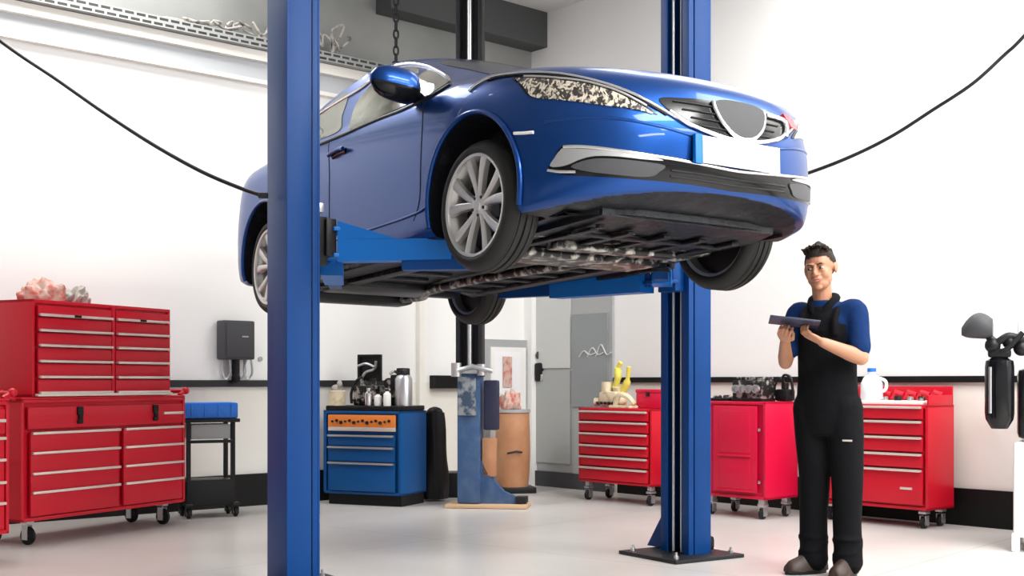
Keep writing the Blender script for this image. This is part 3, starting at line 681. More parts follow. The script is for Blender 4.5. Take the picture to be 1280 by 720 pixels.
# positions inside each post's own frame
def loc(P, x, y):      # car-frame ground point to the post's frame
    p = Vector((-.186, 7.526, 0))+FW*x+LF*y-Vector((P.location.x, P.location.y, 0)); return (p.dot(FW), p.dot(LF))
lift_arm(LP, 1, (.075, .24), loc(LP, 1.00, -.62), 1.80, .115, .085, .13, .09, .10, -.065)
lift_arm(LP, 1, (-.075, .255), loc(LP, -.72, -.66), 1.735, .10, .07, .12, .08)
lift_arm(RP, -1, (.075, -.255), loc(RP, .98, .62), 1.74, .10, .075, .12, .08)
lift_arm(RP, -1, (-.075, -.255), loc(RP, -.80, .66), 1.725, .12, .06, .14, .07)

# the other lift, standing far behind
t = thing('lift_column', 'worn grey-blue lift column with a flared foot far behind the car', 'car lift', (-.36, 10.75, 0), math.radians(-8))
b = MB(); b.box((0, 0, 2.95), (.20, .03, 3.6)); b.box((-.10, -.06, 2.95), (.035, .16, 3.6), bev=.005); b.box((.10, -.06, 2.95), (.035, .16, 3.6), bev=.005); b.build('channel', 'dark', t)
MB().cyl((0, -.10, 1.2), (0, -.10, 4.7), .022, 12).build('lifting_screw', 'steel', t)
b = MB(); b.box((.0, -.05, .62), (.20, .22, 1.16), bev=.01); b.build('column', 'old_blue', t)
b = MB(); b.prism([(.10, -.10, .03), (.10, -.10, .42), (.16, -.10, .30), (.30, -.10, .14), (.46, -.10, .07), (.46, -.10, .03)], (0, 0, 0), (0, .10, 0)); b.build('foot', 'old_blue', t)
MB().box((.16, -.06, .018), (.72, .34, .03), bev=.005).build('base_plate', 'cardboard', t)
MB().box((.46, -.06, .07), (.10, .12, .06), bev=.01).build('foot_clamp', 'dark', t)
b = MB(); b.box((0, -.10, 1.20), (.26, .16, .05), bev=.01); b.cyl((-.10, -.2, 1.15), (-.10, -.2, 1.27), .045, 14); b.cyl((.12, -.18, 1.16), (.12, -.18, 1.26), .04, 14); b.tube([(-.1, -.22, 1.2), (.05, -.24, 1.24), (.22, -.2, 1.2)], .022, 8); b.build('winch_head', 'steel', t)
MB().box((-.01, -.175, .98), (.16, .03, .34), bev=.01).build('cover_plate', 'mottled', t)
MB().box((.19, -.06, .90), (.13, .12, .44), bev=.02).build('motor_box', 'navyblack', t)
MB().box((.17, -.05, .44), (.12, .10, .34), bev=.01).build('wooden_block', 'tan', t)
b = MB(); b.lathe([(.05, 0), (.12, .03), (.13, .12), (.10, .18)], o=(0, -.06, 4.62), n=20); b.build('screw_cap', 'lift_blue', t)

# ------------------------------------------------------------------ tool chests
def caster(t, x, y, r=.055, m='steel'):
    c = MB(); c.box((x, y, 2*r+.03), (.06, .07, .02), bev=.004); c.box((x-.022, y, r*1.35), (.006, .05, r*1.6)); c.box((x+.022, y, r*1.35), (.006, .05, r*1.6))
    o = c.build('caster', m, t); MB().lathe([(r-.008, -.016), (r, -.010), (r, .010), (r-.008, .016)], o=(x, y-.008, r), axis=(1, 0, 0), n=20).build('caster_wheel', 'black', o)
    MB().lathe([(.018, -.018), (.018, .018)], o=(x, y-.008, r), axis=(1, 0, 0), n=12).build('wheel_hub', 'steel', o)
def drawer(t, x0, x1, z0, z1, m, hpos='top', y=0.0, hm='alu'):
    d = MB().box(((x0+x1)/2, y-.006, (z0+z1)/2), (x1-x0-.008, .022, z1-z0-.010), bev=.004).build('drawer', m, t)
    hz = z1-.012 if hpos == 'top' else z0+.012
    MB().box(((x0+x1)/2, y-.030, hz), (x1-x0-.012, .028, .018), bev=.006).build('handle', hm, d)
    return d
def carcass(t, W, D, z0, z1, m, name='carcass'):
    b = MB(); e = .025
    b.box((W/2, D/2+.012, (z0+z1)/2), (W-.004, D-.02, z1-z0-.004))
    b.box((e/2, D/2, (z0+z1)/2), (e, D, z1-z0), bev=.006); b.box((W-e/2, D/2, (z0+z1)/2), (e, D, z1-z0), bev=.006)
    b.box((W/2, D/2, z1-e/2), (W, D, e), bev=.006); b.box((W/2, D/2, z0+e/2), (W, D, e), bev=.006)
    return b.build(name, m, t)
DC = Vector((.438, .899, 0)).normalized(); AC = math.atan2(DC.y, DC.x)
def side_handle(t, x, D, z, s, m='red'):
    b = MB(); b.tube(catmull([(x, .06, z), (x+s*.05, .07, z+.02), (x+s*.09, .10, z+.03)], 4), .016, 10); b.tube([(x+s*.09, .08, z+.03), (x+s*.09, D-.08, z+.03)], .017, 10)
    b.tube(catmull([(x, D-.06, z), (x+s*.05, D-.07, z+.02), (x+s*.09, D-.10, z+.03)], 4), .016, 10); b.blob((x+s*.09, .075, z+.035), .03); b.build('push_handle', m, t)
def big_chest(P, W, label, name='rolling_tool_cabinet', group=None, cut=False):
    t = thing(name, label, 'tool chest', P, AC, group)
    D = .50; z0 = .165; z1 = .985
    carcass(t, W, D, z0, z1, 'red')
    mid = W*.56
    for z in ((.355, .195), (.483, .36), (.621, .488), (.754, .626)):
        drawer(t, .06, mid-.02, z[1] if False else z[1], z[0]+.015, 'red')
        drawer(t, mid+.02, W-.05, z[1], z[0]+.015, 'red')
    MB().box((mid*.98, -.004, .855), (W-.09, .02, .15), bev=.006).build('top_panel', 'red', t) if False else MB().box((W/2, -.004, .86), (W-.09, .02, .15), bev=.006).build('top_panel', 'red', t)
    MB().box((W-.16, -.022, .865), (.22, .022, .02), bev=.006).build('handle', 'alu', t)
    for x in (W*.31, W*.78):
        l = MB(); l.box((x, -.02, .90), (.055, .022, .06), bev=.01); l.box((x, -.024, .86), (.035, .022, .05), bev=.01); l.box((x, -.02, .825), (.05, .02, .03), bev=.008); l.build('latch', 'black', t)
    for x in (.13, W-.16):
        for y in (.09, D-.09): caster(t, x, y, .062)
    side_handle(t, W, D, 1.0, 1)
    side_handle(t, 0, D, .985, -1)
    MB().box((W/2, D/2, z1+.008), (W, D, .016), bev=.005).build('top_rim', 'red', t)
    return t
P1 = Vector((-3.262, 8.03, 0)); W1 = 1.60
big_chest(P1, W1, 'wide red rolling cabinet with two drawer columns and black latches, under the red top chest')
# top chest
t = thing('top_tool_chest', 'red tool chest with twelve drawers sitting on top of the wide red rolling cabinet', 'tool chest', P1+DC*.09+Vector((0, 0, 1.002)), AC)
WT = 1.34; DT = .42
carcass(t, WT, DT, 0, .66, 'red')
mid = WT*.545
hz = [.635, .553, .449, .347, .240, .133, .026]
for i in range(6):
    drawer(t, .035, mid-.018, hz[i+1]-.010, hz[i]-.012, 'red', 'bottom')
    drawer(t, mid+.018, WT-.035, hz[i+1]-.010, hz[i]-.012, 'red', 'bottom')
MB().box((WT/2, -.025, .012), (WT-.03, .03, .018), bev=.005).build('bottom_rail', 'alu', t)
MB().box((mid, -.006, .33), (.028, .02, .64), bev=.004).build('centre_post', 'red', t)
for x in (mid*.5, mid+(WT-mid)*.45): MB().box((x, -.035, .556), (.07, .02, .018), bev=.005).build('drawer_catch', 'black', t)
big_chest(Vector((-3.112, 7.48, 0))-DC*1.30, 1.30, 'red tool cabinet cut off at the side, in front of the wide red cabinet', 'rolling_tool_cabinet')
# rag pile on the top chest
def rag(name, c, r, label, m, group=None, seed=1):
    g = random.Random(seed); b = bmesh.new(); bmesh.ops.create_icosphere(b, subdivisions=4, radius=1)
    ph = [g.uniform(0, 6) for _ in range(8)]
    for v in b.verts:
        p = v.co; k = 1+.16*math.sin(5*p.x+ph[0]+3*p.y)+.12*math.sin(9*p.y+ph[1]-4*p.x)+.08*math.sin(13*p.x+ph[2]+7*p.z)+.05*math.sin(21*p.y+ph[3]+9*p.z)
        z = max(p.z, -.35)
        v.co = Vector((p.x*r[0]*k, p.y*r[1]*k, (z+.35)*r[2]*k))
    zm = min(v.co.z for v in b.verts)
    for v in b.verts: v.co.z = max(0, v.co.z - zm*0)
    o = MB(); b.verts.index_update(); o.add([v.co for v in b.verts], [[v.index for v in f.verts] for f in b.faces]); b.free()
    ob = o.build(name, m, None, 60); ob.location = c; ob.rotation_euler = (0, 0, g.uniform(0, 3)); return tag(ob, label, 'rag', group)
top = P1+Vector((0, 0, 1.664))
rag('rag', top+DC*.32+Vector((-.16, .12, 0)), (.15, .12, .10), 'crumpled rag with red stains on top of the red top chest', 'rag', None, 3)
rag('rag', top+DC*.66+Vector((-.20, .13, 0)), (.12, .11, .085), 'crumpled grey rag beside the red-stained rag on the red top chest', 'greyrag', None, 5)

def small_chest(P, W, D, z0, z1, m, label, hz, ang=RA, base=None, legs=.0, name='tool_chest', hm='alu', cm='steel'):
    t = thing(name, label, 'tool chest', P, ang)
    carcass(t, W, D, z0, z1, m)
    for i in range(len(hz)-1): drawer(t, .035, W-.035, hz[i+1]+.004, hz[i]-.002, m, 'top', hm=hm)
    if base is None:
        for x in (.07, W-.07):
            for y in (.07, D-.07):
                caster(t, x, y, .045, cm)
                MB().box((x, y, (z0+.13)/2+.01), (.05, .05, max(.02, z0-.12)), bev=.004).build('corner_leg', 'steel', t)
    return t
# six-drawer chest by the grey door
PA = Vector((.625, 11.35, 0))
small_chest(PA, .92, .42, .175, .865, 'red', 'red six-drawer tool chest with yellow machine parts on it, left of the lift post', [.845, .745, .64, .53, .425, .325, .195])
# crimson cupboard
t = thing('tool_cupboard', 'crimson metal cupboard with a panelled door, between the lift post and the mechanic', 'tool chest', Vector((2.02, 9.62, 0))-WR*.66, RA)
carcass(t, .66, .43, .16, .945, 'pinkred')
d = MB().box((.36, -.006, .56), (.44, .02, .70), bev=.008).build('door', 'pinkred', t)
MB().box((.36, -.014, .70), (.32, .012, .34), bev=.005).build('door_panel', 'pinkred', d); MB().box((.36, -.014, .36), (.32, .012, .26), bev=.005).build('door_panel', 'pinkred', d)
for z in (.505, .222): MB().box((.36, -.024, z), (.34, .02, .016), bev=.005).build('handle', 'pinkred', d)
for x in (.06, .60):
    for z in (.30, .72): MB().lathe([(.012, 0), (.012, .01), (.004, .014)], o=(x, 0, z), axis=(0, -1, 0), n=12).build('bolt', 'steel', t)
for x in (.07, .59):
    for y in (.06, .37): caster(t, x, y, .042); MB().box((x, y, .14), (.055, .055, .08), bev=.004).build('corner_leg', 'steel', t)
# chest behind the mechanic
PC = Vector((3.10, 9.0, 0))-WR*.95
t = small_chest(PC, .95, .38, .14, .93, 'red', 'red five-drawer tool chest with a pale tray on top, behind the mechanic', [.925, .815, .695, .57, .45, .17])
MB().box((.78, -.02, .30), (.10, .008, .018), bev=.002).build('name_strip', 'alu', t)
b = MB(); b.box((.475, .36, 1.0), (.95, .02, .14), bev=.005); b.box((.942, .19, .965), (.016, .36, .08), bev=.004); b.build('upstand', 'red', t)
MB().box((.45, .17, .945), (.88, .30, .03), bev=.008).build('tray', 'white', t)
# blue cabinet with bits on top
AB = math.radians(-24); DBv = Vector((math.cos(AB), math.sin(AB), 0)); PB = Vector((-1.70, 10.93, 0))
t = thing('blue_tool_cabinet', 'blue drawer cabinet with an orange socket strip and black worktop, by the white wall', 'tool chest', PB, AB)
WB = .79; DB = .48
carcass(t, WB, DB, .10, .845, 'cab_blue')
MB().box((WB/2, DB/2+.02, .05), (WB-.04, DB-.06, .10)).build('plinth', 'black', t)
for z0, z1 in ((.53, .635), (.39, .53), (.125, .39)):
    drawer(t, .05, WB-.05, z0, z1, 'cab_blue', 'top', hm='steel')
MB().box((WB/2, -.004, .755), (WB-.10, .02, .11), bev=.004).build('socket_tray', 'orange', t)
b = MB()
for i in range(14): b.cyl((.10+.045*i, -.016, .75+.01*math.sin(i*2.1)), (.10+.045*i, -.028, .75+.01*math.sin(i*2.1)), .010+.006*(i % 3)/2, 10)
b.build('sockets', 'dark', t)
MB().box((WB/2, -.004, .683), (WB-.10, .02, .035), bev=.004).build('label_strip', 'alu', t)
MB().box((WB/2, DB/2, .868), (WB-.03, DB, .045), bev=.012).build('worktop', 'black', t)
MB().box((-.012, .05, .48), (.02, .06, .74), bev=.006).build('side_rail', 'cab_blue', t)
BT = lambda x, y, z=.8905: PB+DBv*x+Vector((-DBv.y, DBv.x, 0))*y+Vector((0, 0, z))
def mech(name, P, rz, label, cat, parts, group=None):
    t = thing(name, label, cat, P, rz, group)
    for (n, m, f) in parts:
        b = MB(); f(b); b.build(n, m, t)
    return t
mech('engine_block', BT(.315, .27), AB, 'small engine with tubes and a black panel frame on the blue cabinet', 'engine part', [
    ('block', 'grease', lambda b: (b.box((0, 0, .09), (.24, .18, .18), bev=.015), b.cyl((-.06, 0, .18), (-.06, 0, .23), .035, 14), b.cyl((.04, 0, .18), (.04, 0, .25), .03, 14), [b.cyl((-.09+.045*i, -.09, .05), (-.09+.045*i, -.125, .05), .016, 10) for i in range(5)])),
    ('panel_frame', 'black', lambda b: (b.box((-.12, .02, .34), (.025, .03, .24)), b.box((.10, .02, .34), (.025, .03, .24)), b.box((-.01, .02, .455), (.24, .03, .02)), b.box((-.01, .03, .35), (.21, .012, .20)), b.box((-.01, .02, .24), (.24, .04, .03)))),
    ('pipe', 'steel', lambda b: (b.tube(catmull([(-.08, -.02, .22), (-.02, -.04, .30), (.06, -.02, .33), (.09, -.04, .40)], 6), .012, 8), b.tube(catmull([(-.09, -.05, .36), (0, -.06, .38), (.08, -.05, .35)], 6), .012, 8))),
    ('hose', 'black', lambda b: b.tube(catmull([(-.16, -.05, .0+.02), (-.18, -.02, .12), (-.14, 0, .22), (-.05, -.04, .26)], 6), .014, 8)),
])
mech('gearbox', BT(.585, .36), AB, 'black tall casing between the engine and the metal canister on the blue cabinet', 'engine part', [
    ('casing', 'black', lambda b: (b.box((0, 0, .14), (.14, .14, .28), bev=.02), b.box((.03, 0, .30), (.08, .12, .08), bev=.01))),
    ('flange', 'grease', lambda b: (b.cyl((-.09, -.03, .20), (-.09, -.06, .20), .05, 16), b.box((-.09, 0, .07), (.05, .10, .14), bev=.01), b.cyl((-.03, -.075, .1), (-.03, -.09, .1), .03, 12))),
])
mech('canister', BT(.715, .19), AB, 'brushed metal canister with a capped top at the right end of the blue cabinet', 'canister', [
    ('shell', 'steel', lambda b: b.lathe([(.0, 0), (.075, 0), (.078, .02), (.078, .24), (.06, .27), (.03, .28), (.0, .28)], n=28)),
    ('cap', 'dark', lambda b: b.lathe([(.03, .28), (.036, .285), (.036, .32), (.0, .325)], n=16)),
    ('spout', 'grease', lambda b: b.tube(catmull([(-.03, 0, .27), (-.09, -.01, .31), (-.13, -.02, .28)], 5), .013, 8)),
])
mech('tin_can', BT(.075, .10), AB, 'pale dented tin at the left end of the blue cabinet', 'can', [
    ('shell', 'cream', lambda b: b.lathe([(0, 0), (.075, 0), (.075, .02), (.072, .12), (.076, .13), (.07, .135), (0, .13)], n=24)),
    ('rag_end', 'greyrag', lambda b: (b.blob((0, 0, .15), (.06, .05, .04), jit=.08), b.blob((.04, -.02, .19), (.025, .025, .04), jit=.08))),
])
for i, (x, y, h, m_, lb) in enumerate(((.43, .06, .16, 'chrome', 'short chromed cylinder in front of the engine on the blue cabinet'), (.52, .07, .12, 'white', 'small white pot beside the chromed cylinder on the blue cabinet'), (.62, .06, .15, 'white', 'white plastic bottle in front of the metal canister'))):
    mech('bottle', BT(x, y), AB, lb, 'bottle', [('shell', m_, lambda b, h=h: b.lathe([(0, 0), (.032, 0), (.034, .01), (.034, h*.7), (.016, h*.82), (.016, h*.9), (0, h*.9)], n=18)), ('cap', 'black' if m_ == 'white' else 'steel', lambda b, h=h: b.lathe([(.019, h*.88), (.019, h), (0, h)], n=14))])
# yellow parts on the six-drawer chest
CT = lambda P, W, x, y, z: P+WR*x+Vector((-WR.y, WR.x, 0))*y+Vector((0, 0, z))
mech('carburettor', CT(PA, .92, .22, .24, .866), RA, 'cream and yellow carburettor assembly with upright yellow pipes on the six-drawer chest', 'engine part', [
    ('casting', 'cream', lambda b: (b.box((0, 0, .08), (.22, .18, .14), bev=.03), b.cyl((-.06, -.02, .14), (-.06, -.02, .24), .055, 16), b.cyl((.05, .02, .14), (.06, .0, .20), .05, 16), b.blob((.13, -.05, .07), (.07, .06, .07), jit=.08), b.cyl((-.13, -.04, .05), (-.18, -.06, .05), .04, 14))),
    ('yellow_pipe', 'yellow', lambda b: (b.tube(catmull([(.02, 0, .18), (.07, -.01, .28), (.06, 0, .36), (.10, 0, .42)], 6), [.03]*6+[.035]*7+[.022]*6, 10), b.tube(catmull([(.10, .02, .14), (.16, .02, .24), (.20, .0, .38)], 6), [.035]*7+[.02]*6, 10))),
    ('bolts', 'dark', lambda b: [b.cyl((-.10+.05*i, -.10, .04), (-.10+.05*i, -.12, .04), .014, 8) for i in range(6)]),
])
mech('metal_bracket', CT(PA, .92, .50, .08, .866), RA, 'pale curved bracket lying beside the yellow pipes on the six-drawer chest', 'engine part', [
    ('bracket', 'cream', lambda b: (b.tube(catmull([(-.10, 0, .03), (-.03, -.02, .12), (.06, 0, .10), (.12, .02, .03)], 6), .025, 8), b.box((0, 0, .012), (.26, .12, .024), bev=.008)))])
mech('red_toolbox', CT(PA, .92, .75, .25, .866), RA, 'small red metal toolbox at the right end of the six-drawer chest', 'toolbox', [
    ('box', 'pinkred', lambda b: b.box((0, 0, .07), (.30, .22, .14), bev=.012)),
    ('lid', 'pinkred', lambda b: b.box((0, 0, .155), (.31, .23, .035), bev=.012)),
    ('clasp', 'dark', lambda b: b.box((0, -.115, .13), (.04, .012, .04), bev=.004))])
# on the crimson cupboard
PBc = Vector((2.02, 9.62, 0))-WR*.66
mech('cylinder_head', CT(PBc, .66, .41, .17, .946), RA, 'shiny aluminium cylinder head with round ports on the crimson cupboard', 'engine part', [
    ('casting', 'grease', lambda b: (b.box((0, 0, .09), (.30, .18, .17), bev=.02), [b.box((-.12+.08*i, 0, .185), (.05, .16, .03), bev=.008) for i in range(4)])),
    ('port', 'steel', lambda b: [b.lathe([(.018, .0), (.034, 0), (.034, .03), (.024, .03), (.024, .005)], o=(-.10+.068*i, -.09, .10), axis=(0, -1, 0), n=16) for i in range(4)]),
    ('base', 'black', lambda b: b.box((0, 0, .012), (.30, .20, .024), bev=.006))])
mech('ignition_coil', CT(PBc, .66, .60, .34, .946), RA, 'black coil with looping cables at the right end of the crimson cupboard', 'engine part', [
    ('coil', 'black', lambda b: (b.box((0, 0, .05), (.12, .12, .10), bev=.02), b.cyl((0, 0, .1), (0, 0, .15), .03, 12))),
    ('lead', 'black', lambda b: (b.tube(catmull([(-.02, 0, .14), (0, -.02, .21), (.07, -.02, .19), (.08, 0, .05)], 6), .011, 8), b.tube(catmull([(0, 0, .14), (-.06, .01, .19), (-.10, .0, .12), (-.09, 0, .02)], 6), .009, 8)))])
mech('parts_tray', CT(PBc, .66, .12, .20, .946), RA, 'low black tray of small fittings at the left end of the crimson cupboard', 'tray', [
    ('tray', 'black', lambda b: b.box((0, 0, .012), (.22, .26, .024), bev=.006)),
    ('fittings', 'grease', lambda b: [b.blob((rnd.uniform(-.08, .08), rnd.uniform(-.10, .10), .03), rnd.uniform(.012, .022), n=6) for i in range(18)])])
# on the chest behind the mechanic
mech('jug', CT(PC, .95, .40, .12, .961), RA, 'translucent white jug with a handle on the chest behind the mechanic', 'jug', [
    ('body', 'jug', lambda b: b.lathe([(0, 0), (.075, 0), (.085, .02), (.085, .13), (.06, .18), (.03, .20), (.03, .225), (0, .225)], n=28)),
    ('handle', 'jug', lambda b: b.tube(catmull([(.08, 0, .06), (.125, 0, .09), (.12, 0, .15), (.05, 0, .175)], 6), .013, 8)),
    ('cap', 'bright_blue', lambda b: b.lathe([(.034, .222), (.034, .25), (0, .252)], n=16))])
for i, (x, y, r, m_, nm, lb) in enumerate(((.50, .14, .022, 'steel', 'socket', 'steel socket standing in the pale tray, nearest the jug'), (.60, .12, .028, 'dark', 'bearing', 'dark bearing standing in the pale tray between the two steel pieces'), (.70, .13, .024, 'steel', 'nut', 'steel nut in the middle of the pale tray'), (.80, .12, .026, 'grease', 'bushing', 'greasy bushing at the far right of the pale tray'))):
    mech(nm, CT(PC, .95, x+.04 if x > .55 else x+.02, y-.02, .961), RA, lb, 'engine part', [('ring', m_, lambda b, r=r: b.lathe([(r*.5, 0), (r, 0), (r, r*1.3), (r*.5, r*1.3)], n=16, closed=True))])
b = MB()
for i in range(5): b.tube([(.36+.11*i, .30, .0), (.40+.11*i, .29, .05), (.46+.11*i, .30, .03)], .018, 8)
o = b.build('red_air_line', 'red', None); o.location = CT(PC, .95, 0, 0, .975); o.rotation_euler = (0, 0, RA); tag(o, 'coiled red air line lying along the back of the pale tray', 'hose')

# ------------------------------------------------------------------ trolley, wall box
PT = Vector((-2.62, 9.72, 0)); AT = LA-.25
t = thing('trolley', 'slim black two-post trolley with a clear drawer, left of the nearest lift post', 'trolley', PT, AT)
b = MB()
for x in (.02, .38):
    for y in (.02, .26): b.box((x, y, .44), (.035, .035, .72), bev=.005)
b.build('frame', 'black', t)
MB().box((.20, .14, .79), (.46, .34, .03), bev=.008).build('top_shelf', 'black', t)
b = MB(); b.box((.20, .14, .70), (.32, .26, .12), bev=.01); b.build('clear_drawer', 'midgrey', t); MB().box((.20, 0, .62), (.36, .03, .025), bev=.006).build('drawer_rail', 'black', t)
MB().box((.20, .14, .20), (.38, .28, .22), bev=.015).build('lower_bin', 'black', t)
MB().tube(catmull([(-.02, .02, .76), (-.07, .0, .72), (-.05, -.01, .64), (-.02, 0, .60)], 6), .010, 8).build('hook', 'dark', t)
for x in (.02, .46 if False else .40):
    for y in (.02, .26): caster(t, x, y, .04, 'dark')
b = MB(); b.box((0, 0, .065), (.44, .30, .13), bev=.02)
for i in range(4): b.box((-.16+.107*i, -.152, .07), (.012, .012, .10), bev=.004)
o = b.build('storage_bin', 'bright_blue', None); o.location = PT+Vector((math.cos(AT)*.20-math.sin(AT)*.14, math.sin(AT)*.20+math.cos(AT)*.14, .806)); o.rotation_euler = (0, 0, AT); tag(o, 'bright blue plastic bin on top of the slim black trolley', 'bin')
o = MB().box((0, 0, .07), (.09, .16, .13), bev=.03).build('spray_can_cover', 'navy', None); o.location = PT+Vector((math.cos(AT)*.38-math.sin(AT)*.02, math.sin(AT)*.38+math.cos(AT)*.02, .0)); o.location.z = .806; bpy.data.objects.remove(o)
def wall_t(px, which):      # distance along a wall to the pixel column
    k = (px-640)/FPX; A, d = (WA, WD) if which == 'L' else (CORNER, WR)
    return (k*A.y-A.x)/(d.x-k*d.y)
def on_wall(px, which, z, out): 
    t = wall_t(px, which); return (lw if which == 'L' else rw)(t, z, out)
t = thing('hose_reel_box', 'grey wall box with clear hoses hanging below it, above the black trolley', 'wall box', on_wall(289, 'L', 1.30, 0.012), LA)
MB().box((0, -.07, .17), (.30, .14, .34), bev=.015).build('housing', 'grey', t)
MB().box((0, -.145, .17), (.26, .012, .30), bev=.006).build('cover', 'grey', t)
MB().box((.05, -.152, .20), (.06, .004, .012)).build('tag', 'midgrey', t)
for x in (-.10, .04, .11):
    MB().tube(catmull([(x, -.06, .01), (x-.03, -.07, -.09), (x, -.07, -.17), (x+.05, -.07, -.12), (x+.045, -.06, .01)], 6), .010, 8).build('hose', 'steel' if x != .04 else 'midgrey', t)
b = MB(); b.cyl((0, -.07, .01), (0, -.07, -.13), .035, 14); b.blob((0, -.07, -.16), (.04, .04, .05)); b.build('coupling', 'black', t)
o = MB().lathe([(.0, 0), (.022, 0), (.022, .012), (.0, .014)], axis=(0, -1, 0), n=16).build('wall_hook', 'midgrey', None); o.location = on_wall(325, 'L', 1.31, 0); o.rotation_euler = (0, 0, LA); tag(o, 'small round hook on the white wall right of the grey box', 'hook')

# ------------------------------------------------------------------ far corner
t0, t1 = wall_t(607, 'L'), wall_t(654, 'L')
dr = struct(slab(lw, t0-.06, t1+.06, 0, 1.55, 0, .05, 'door_1', 'midgrey'))
struct(slab(lw, t0+.02, t1-.02, .30, 1.47, .05, .065, 'door_panel', 'white', dr))
g = struct(slab(lw, t0+.06, t1-.10, .98, 1.42, .065, .07, 'door_glass', 'plate', dr))
o = MB().box((0, 0, .16), (.12, .006, .32)).build('poster', 'rag', None); o.location = lw((t0+t1)/2-.03, 1.05, .082); o.rotation_euler = (0, 0, LA); tag(o, 'narrow red and white notice stuck on the glass of the far door', 'poster')
struct(slab(lw, wall_t(523, 'L')-.03, wall_t(523, 'L')+.03, 0, 3.5, 0, .06, 'trim_6', 'wall_low'))
struct(slab(lw, wall_t(655, 'L'), TC, 0, 2.6, 0, .12, 'trim_7', 'wall'))
t = thing('soap_dispenser', 'black wall dispenser on the white pillar by the grey door', 'dispenser', lw(wall_t(663, 'L'), 1.05, .12), LA)
MB().box((0, -.05, .16), (.12, .10, .20), bev=.03).build('housing', 'black', t); MB().box((0, -.09, .10), (.10, .04, .08), bev=.02).build('cup', 'steel', t); MB().lathe([(0, 0), (.05, 0), (.05, .02), (0, .02)], o=(0, -.02, .34), axis=(0, -1, 0), n=16).build('switch', 'grey', t)
struct(slab(lw, wall_t(537, 'L'), wall_t(580, 'L'), 1.04, 1.17, .0, .10, 'trim_9', 'base'))
# grey door and glass side panel at the start of the right wall
ta, tb, tc_ = wall_t(676, 'R'), wall_t(716, 'R'), wall_t(768, 'R')
d2 = struct(slab(rw, .02, tc_, 0, 2.35, 0, .03, 'door_2', 'midgrey'))
M['panel_a'] = mat('pale_door_paint', (.55, .56, .54), .4); M['panel_b'] = mat('frosted_glass', (.24, .26, .265), .25); M['panel_c'] = mat('grey_door_paint', (.36, .375, .365), .4)
struct(slab(rw, .08, tb, 1.25, 2.28, .03, .045, 'door_panel', 'panel_a', d2))
struct(slab(rw, .08, tb, .25, 1.22, .03, .045, 'door_panel', 'panel_c', d2))
struct(slab(rw, tb+.04, tc_-.05, .85, 1.80, .03, .05, 'door_glass', 'panel_b', d2))
struct(slab(rw, tb+.04, tc_-.05, 0.02, .80, .03, .045, 'door_panel', 'panel_c', d2))
b = MB()
for i in range(3): b.tube(catmull([rw(tb+.15+.12*i, 1.36, .055), rw(tb+.22+.12*i, 1.42+.03*i, .055), rw(tb+.30+.12*i, 1.38, .055), rw(tb+.40+.10*i, 1.40, .055)], 6), .008, 6)
struct(b.build('door_marking', 'panel_a', d2))
struct(slab(rw, .02, tc_, 0, .16, .03, .06, 'door_threshold', 'grey', d2))
# wooden cask
pk = Vector((.0, 12.1, 0)); pk.x = (641-640)/FPX*12.1
t = thing('wooden_cask', 'light brown wooden cask cabinet on a black base below the far door', 'cask', pk, math.radians(10))
MB().lathe([(0, .06), (.155, .06), (.168, .20), (.175, .44), (.172, .60), (.165, .80), (.158, .815), (0, .815)], n=36).build('shell', 'tan', t)
MB().box((0, 0, .03), (.42, .34, .06), bev=.01).build('base', 'black', t)
MB().lathe([(.170, .80), (.176, .80), (.176, .83), (0, .83)], n=36).build('lid', 'midgrey', t)
MB().tube([(-.09, -.19, .40), (-.0, -.20, .42), (.06, -.19, .41)], .01, 8).build('handle', 'dark', t)
o = rag('rag', pk+Vector((-.02, 0, .832)), (.12, .10, .12), 'pale crumpled cloth on the lid of the wooden cask', 'rag', None, 9)
t = thing('rubbish_sack', 'tall black sack slumped between the blue cabinet and the grey-blue column', 'sack', Vector((-.73, 11.24, 0)), 0)
b = MB(); R0 = random.Random(4)
rings = []
for i in range(12):
    u = i/11; r = (.125-.02*u**2)*(1+.06*math.sin(9*u)); z = .02+.80*u-.0*u
    rings.append([Vector((math.cos(a)*r*(1+.10*math.sin(3*a+u*4)+.05*math.sin(8*a)), math.sin(a)*r*.8*(1+.08*math.sin(5*a+u*3)), z)) for a in [2*PI*k/28 for k in range(28)]])
b.loft(rings); b.build('sack', 'black', t, 70); b = MB(); b.blob((.01, 0, .82), (.08, .06, .05), jit=.12); b.build('knot', 'black', t, 70)
o = MB().box((0, 0, .12), (.44, .30, .24), bev=.03).build('plastic_crate', 'black', None); o.location = (-.62, 11.66, 0); tag(o, 'low black crate on the floor behind the grey-blue column', 'crate')

# ------------------------------------------------------------------ tyre machine at the right edge
PM = fl(1262, 690); PM.z = 0
t = thing('wheel_balancer', 'white and black wheel machine with a grey hooded arm at the right edge', 'machine', PM, math.radians(-25))
b = MB(); b.box((.42, .28, .40), (.80, .52, .62), bev=.03); b.build('cabinet', 'white', t)
for x, y in ((.035, .05), (.78, .05), (.035, .48), (.78, .48)): MB().box((x, y, .06), (.05, .08, .12), bev=.01).build('foot', 'white', t)
b = MB(); b.box((.15, .12, .13), (.10, .10, .10), bev=.02); b.cyl((.12, .05, .10), (.24, .05, .10), .04, 14); b.build('pedal', 'black', t)
b = MB(); b.box((.42, .30, .96), (.76, .44, .46), bev=.04); b.box((.46, .34, 1.28), (.70, .30, .22), bev=.03); b.build('upper_housing', 'gloss_black', t)
MB().box((.44, .30, 1.46), (.80, .36, .15), bev=.03).build('control_head', 'white', t)
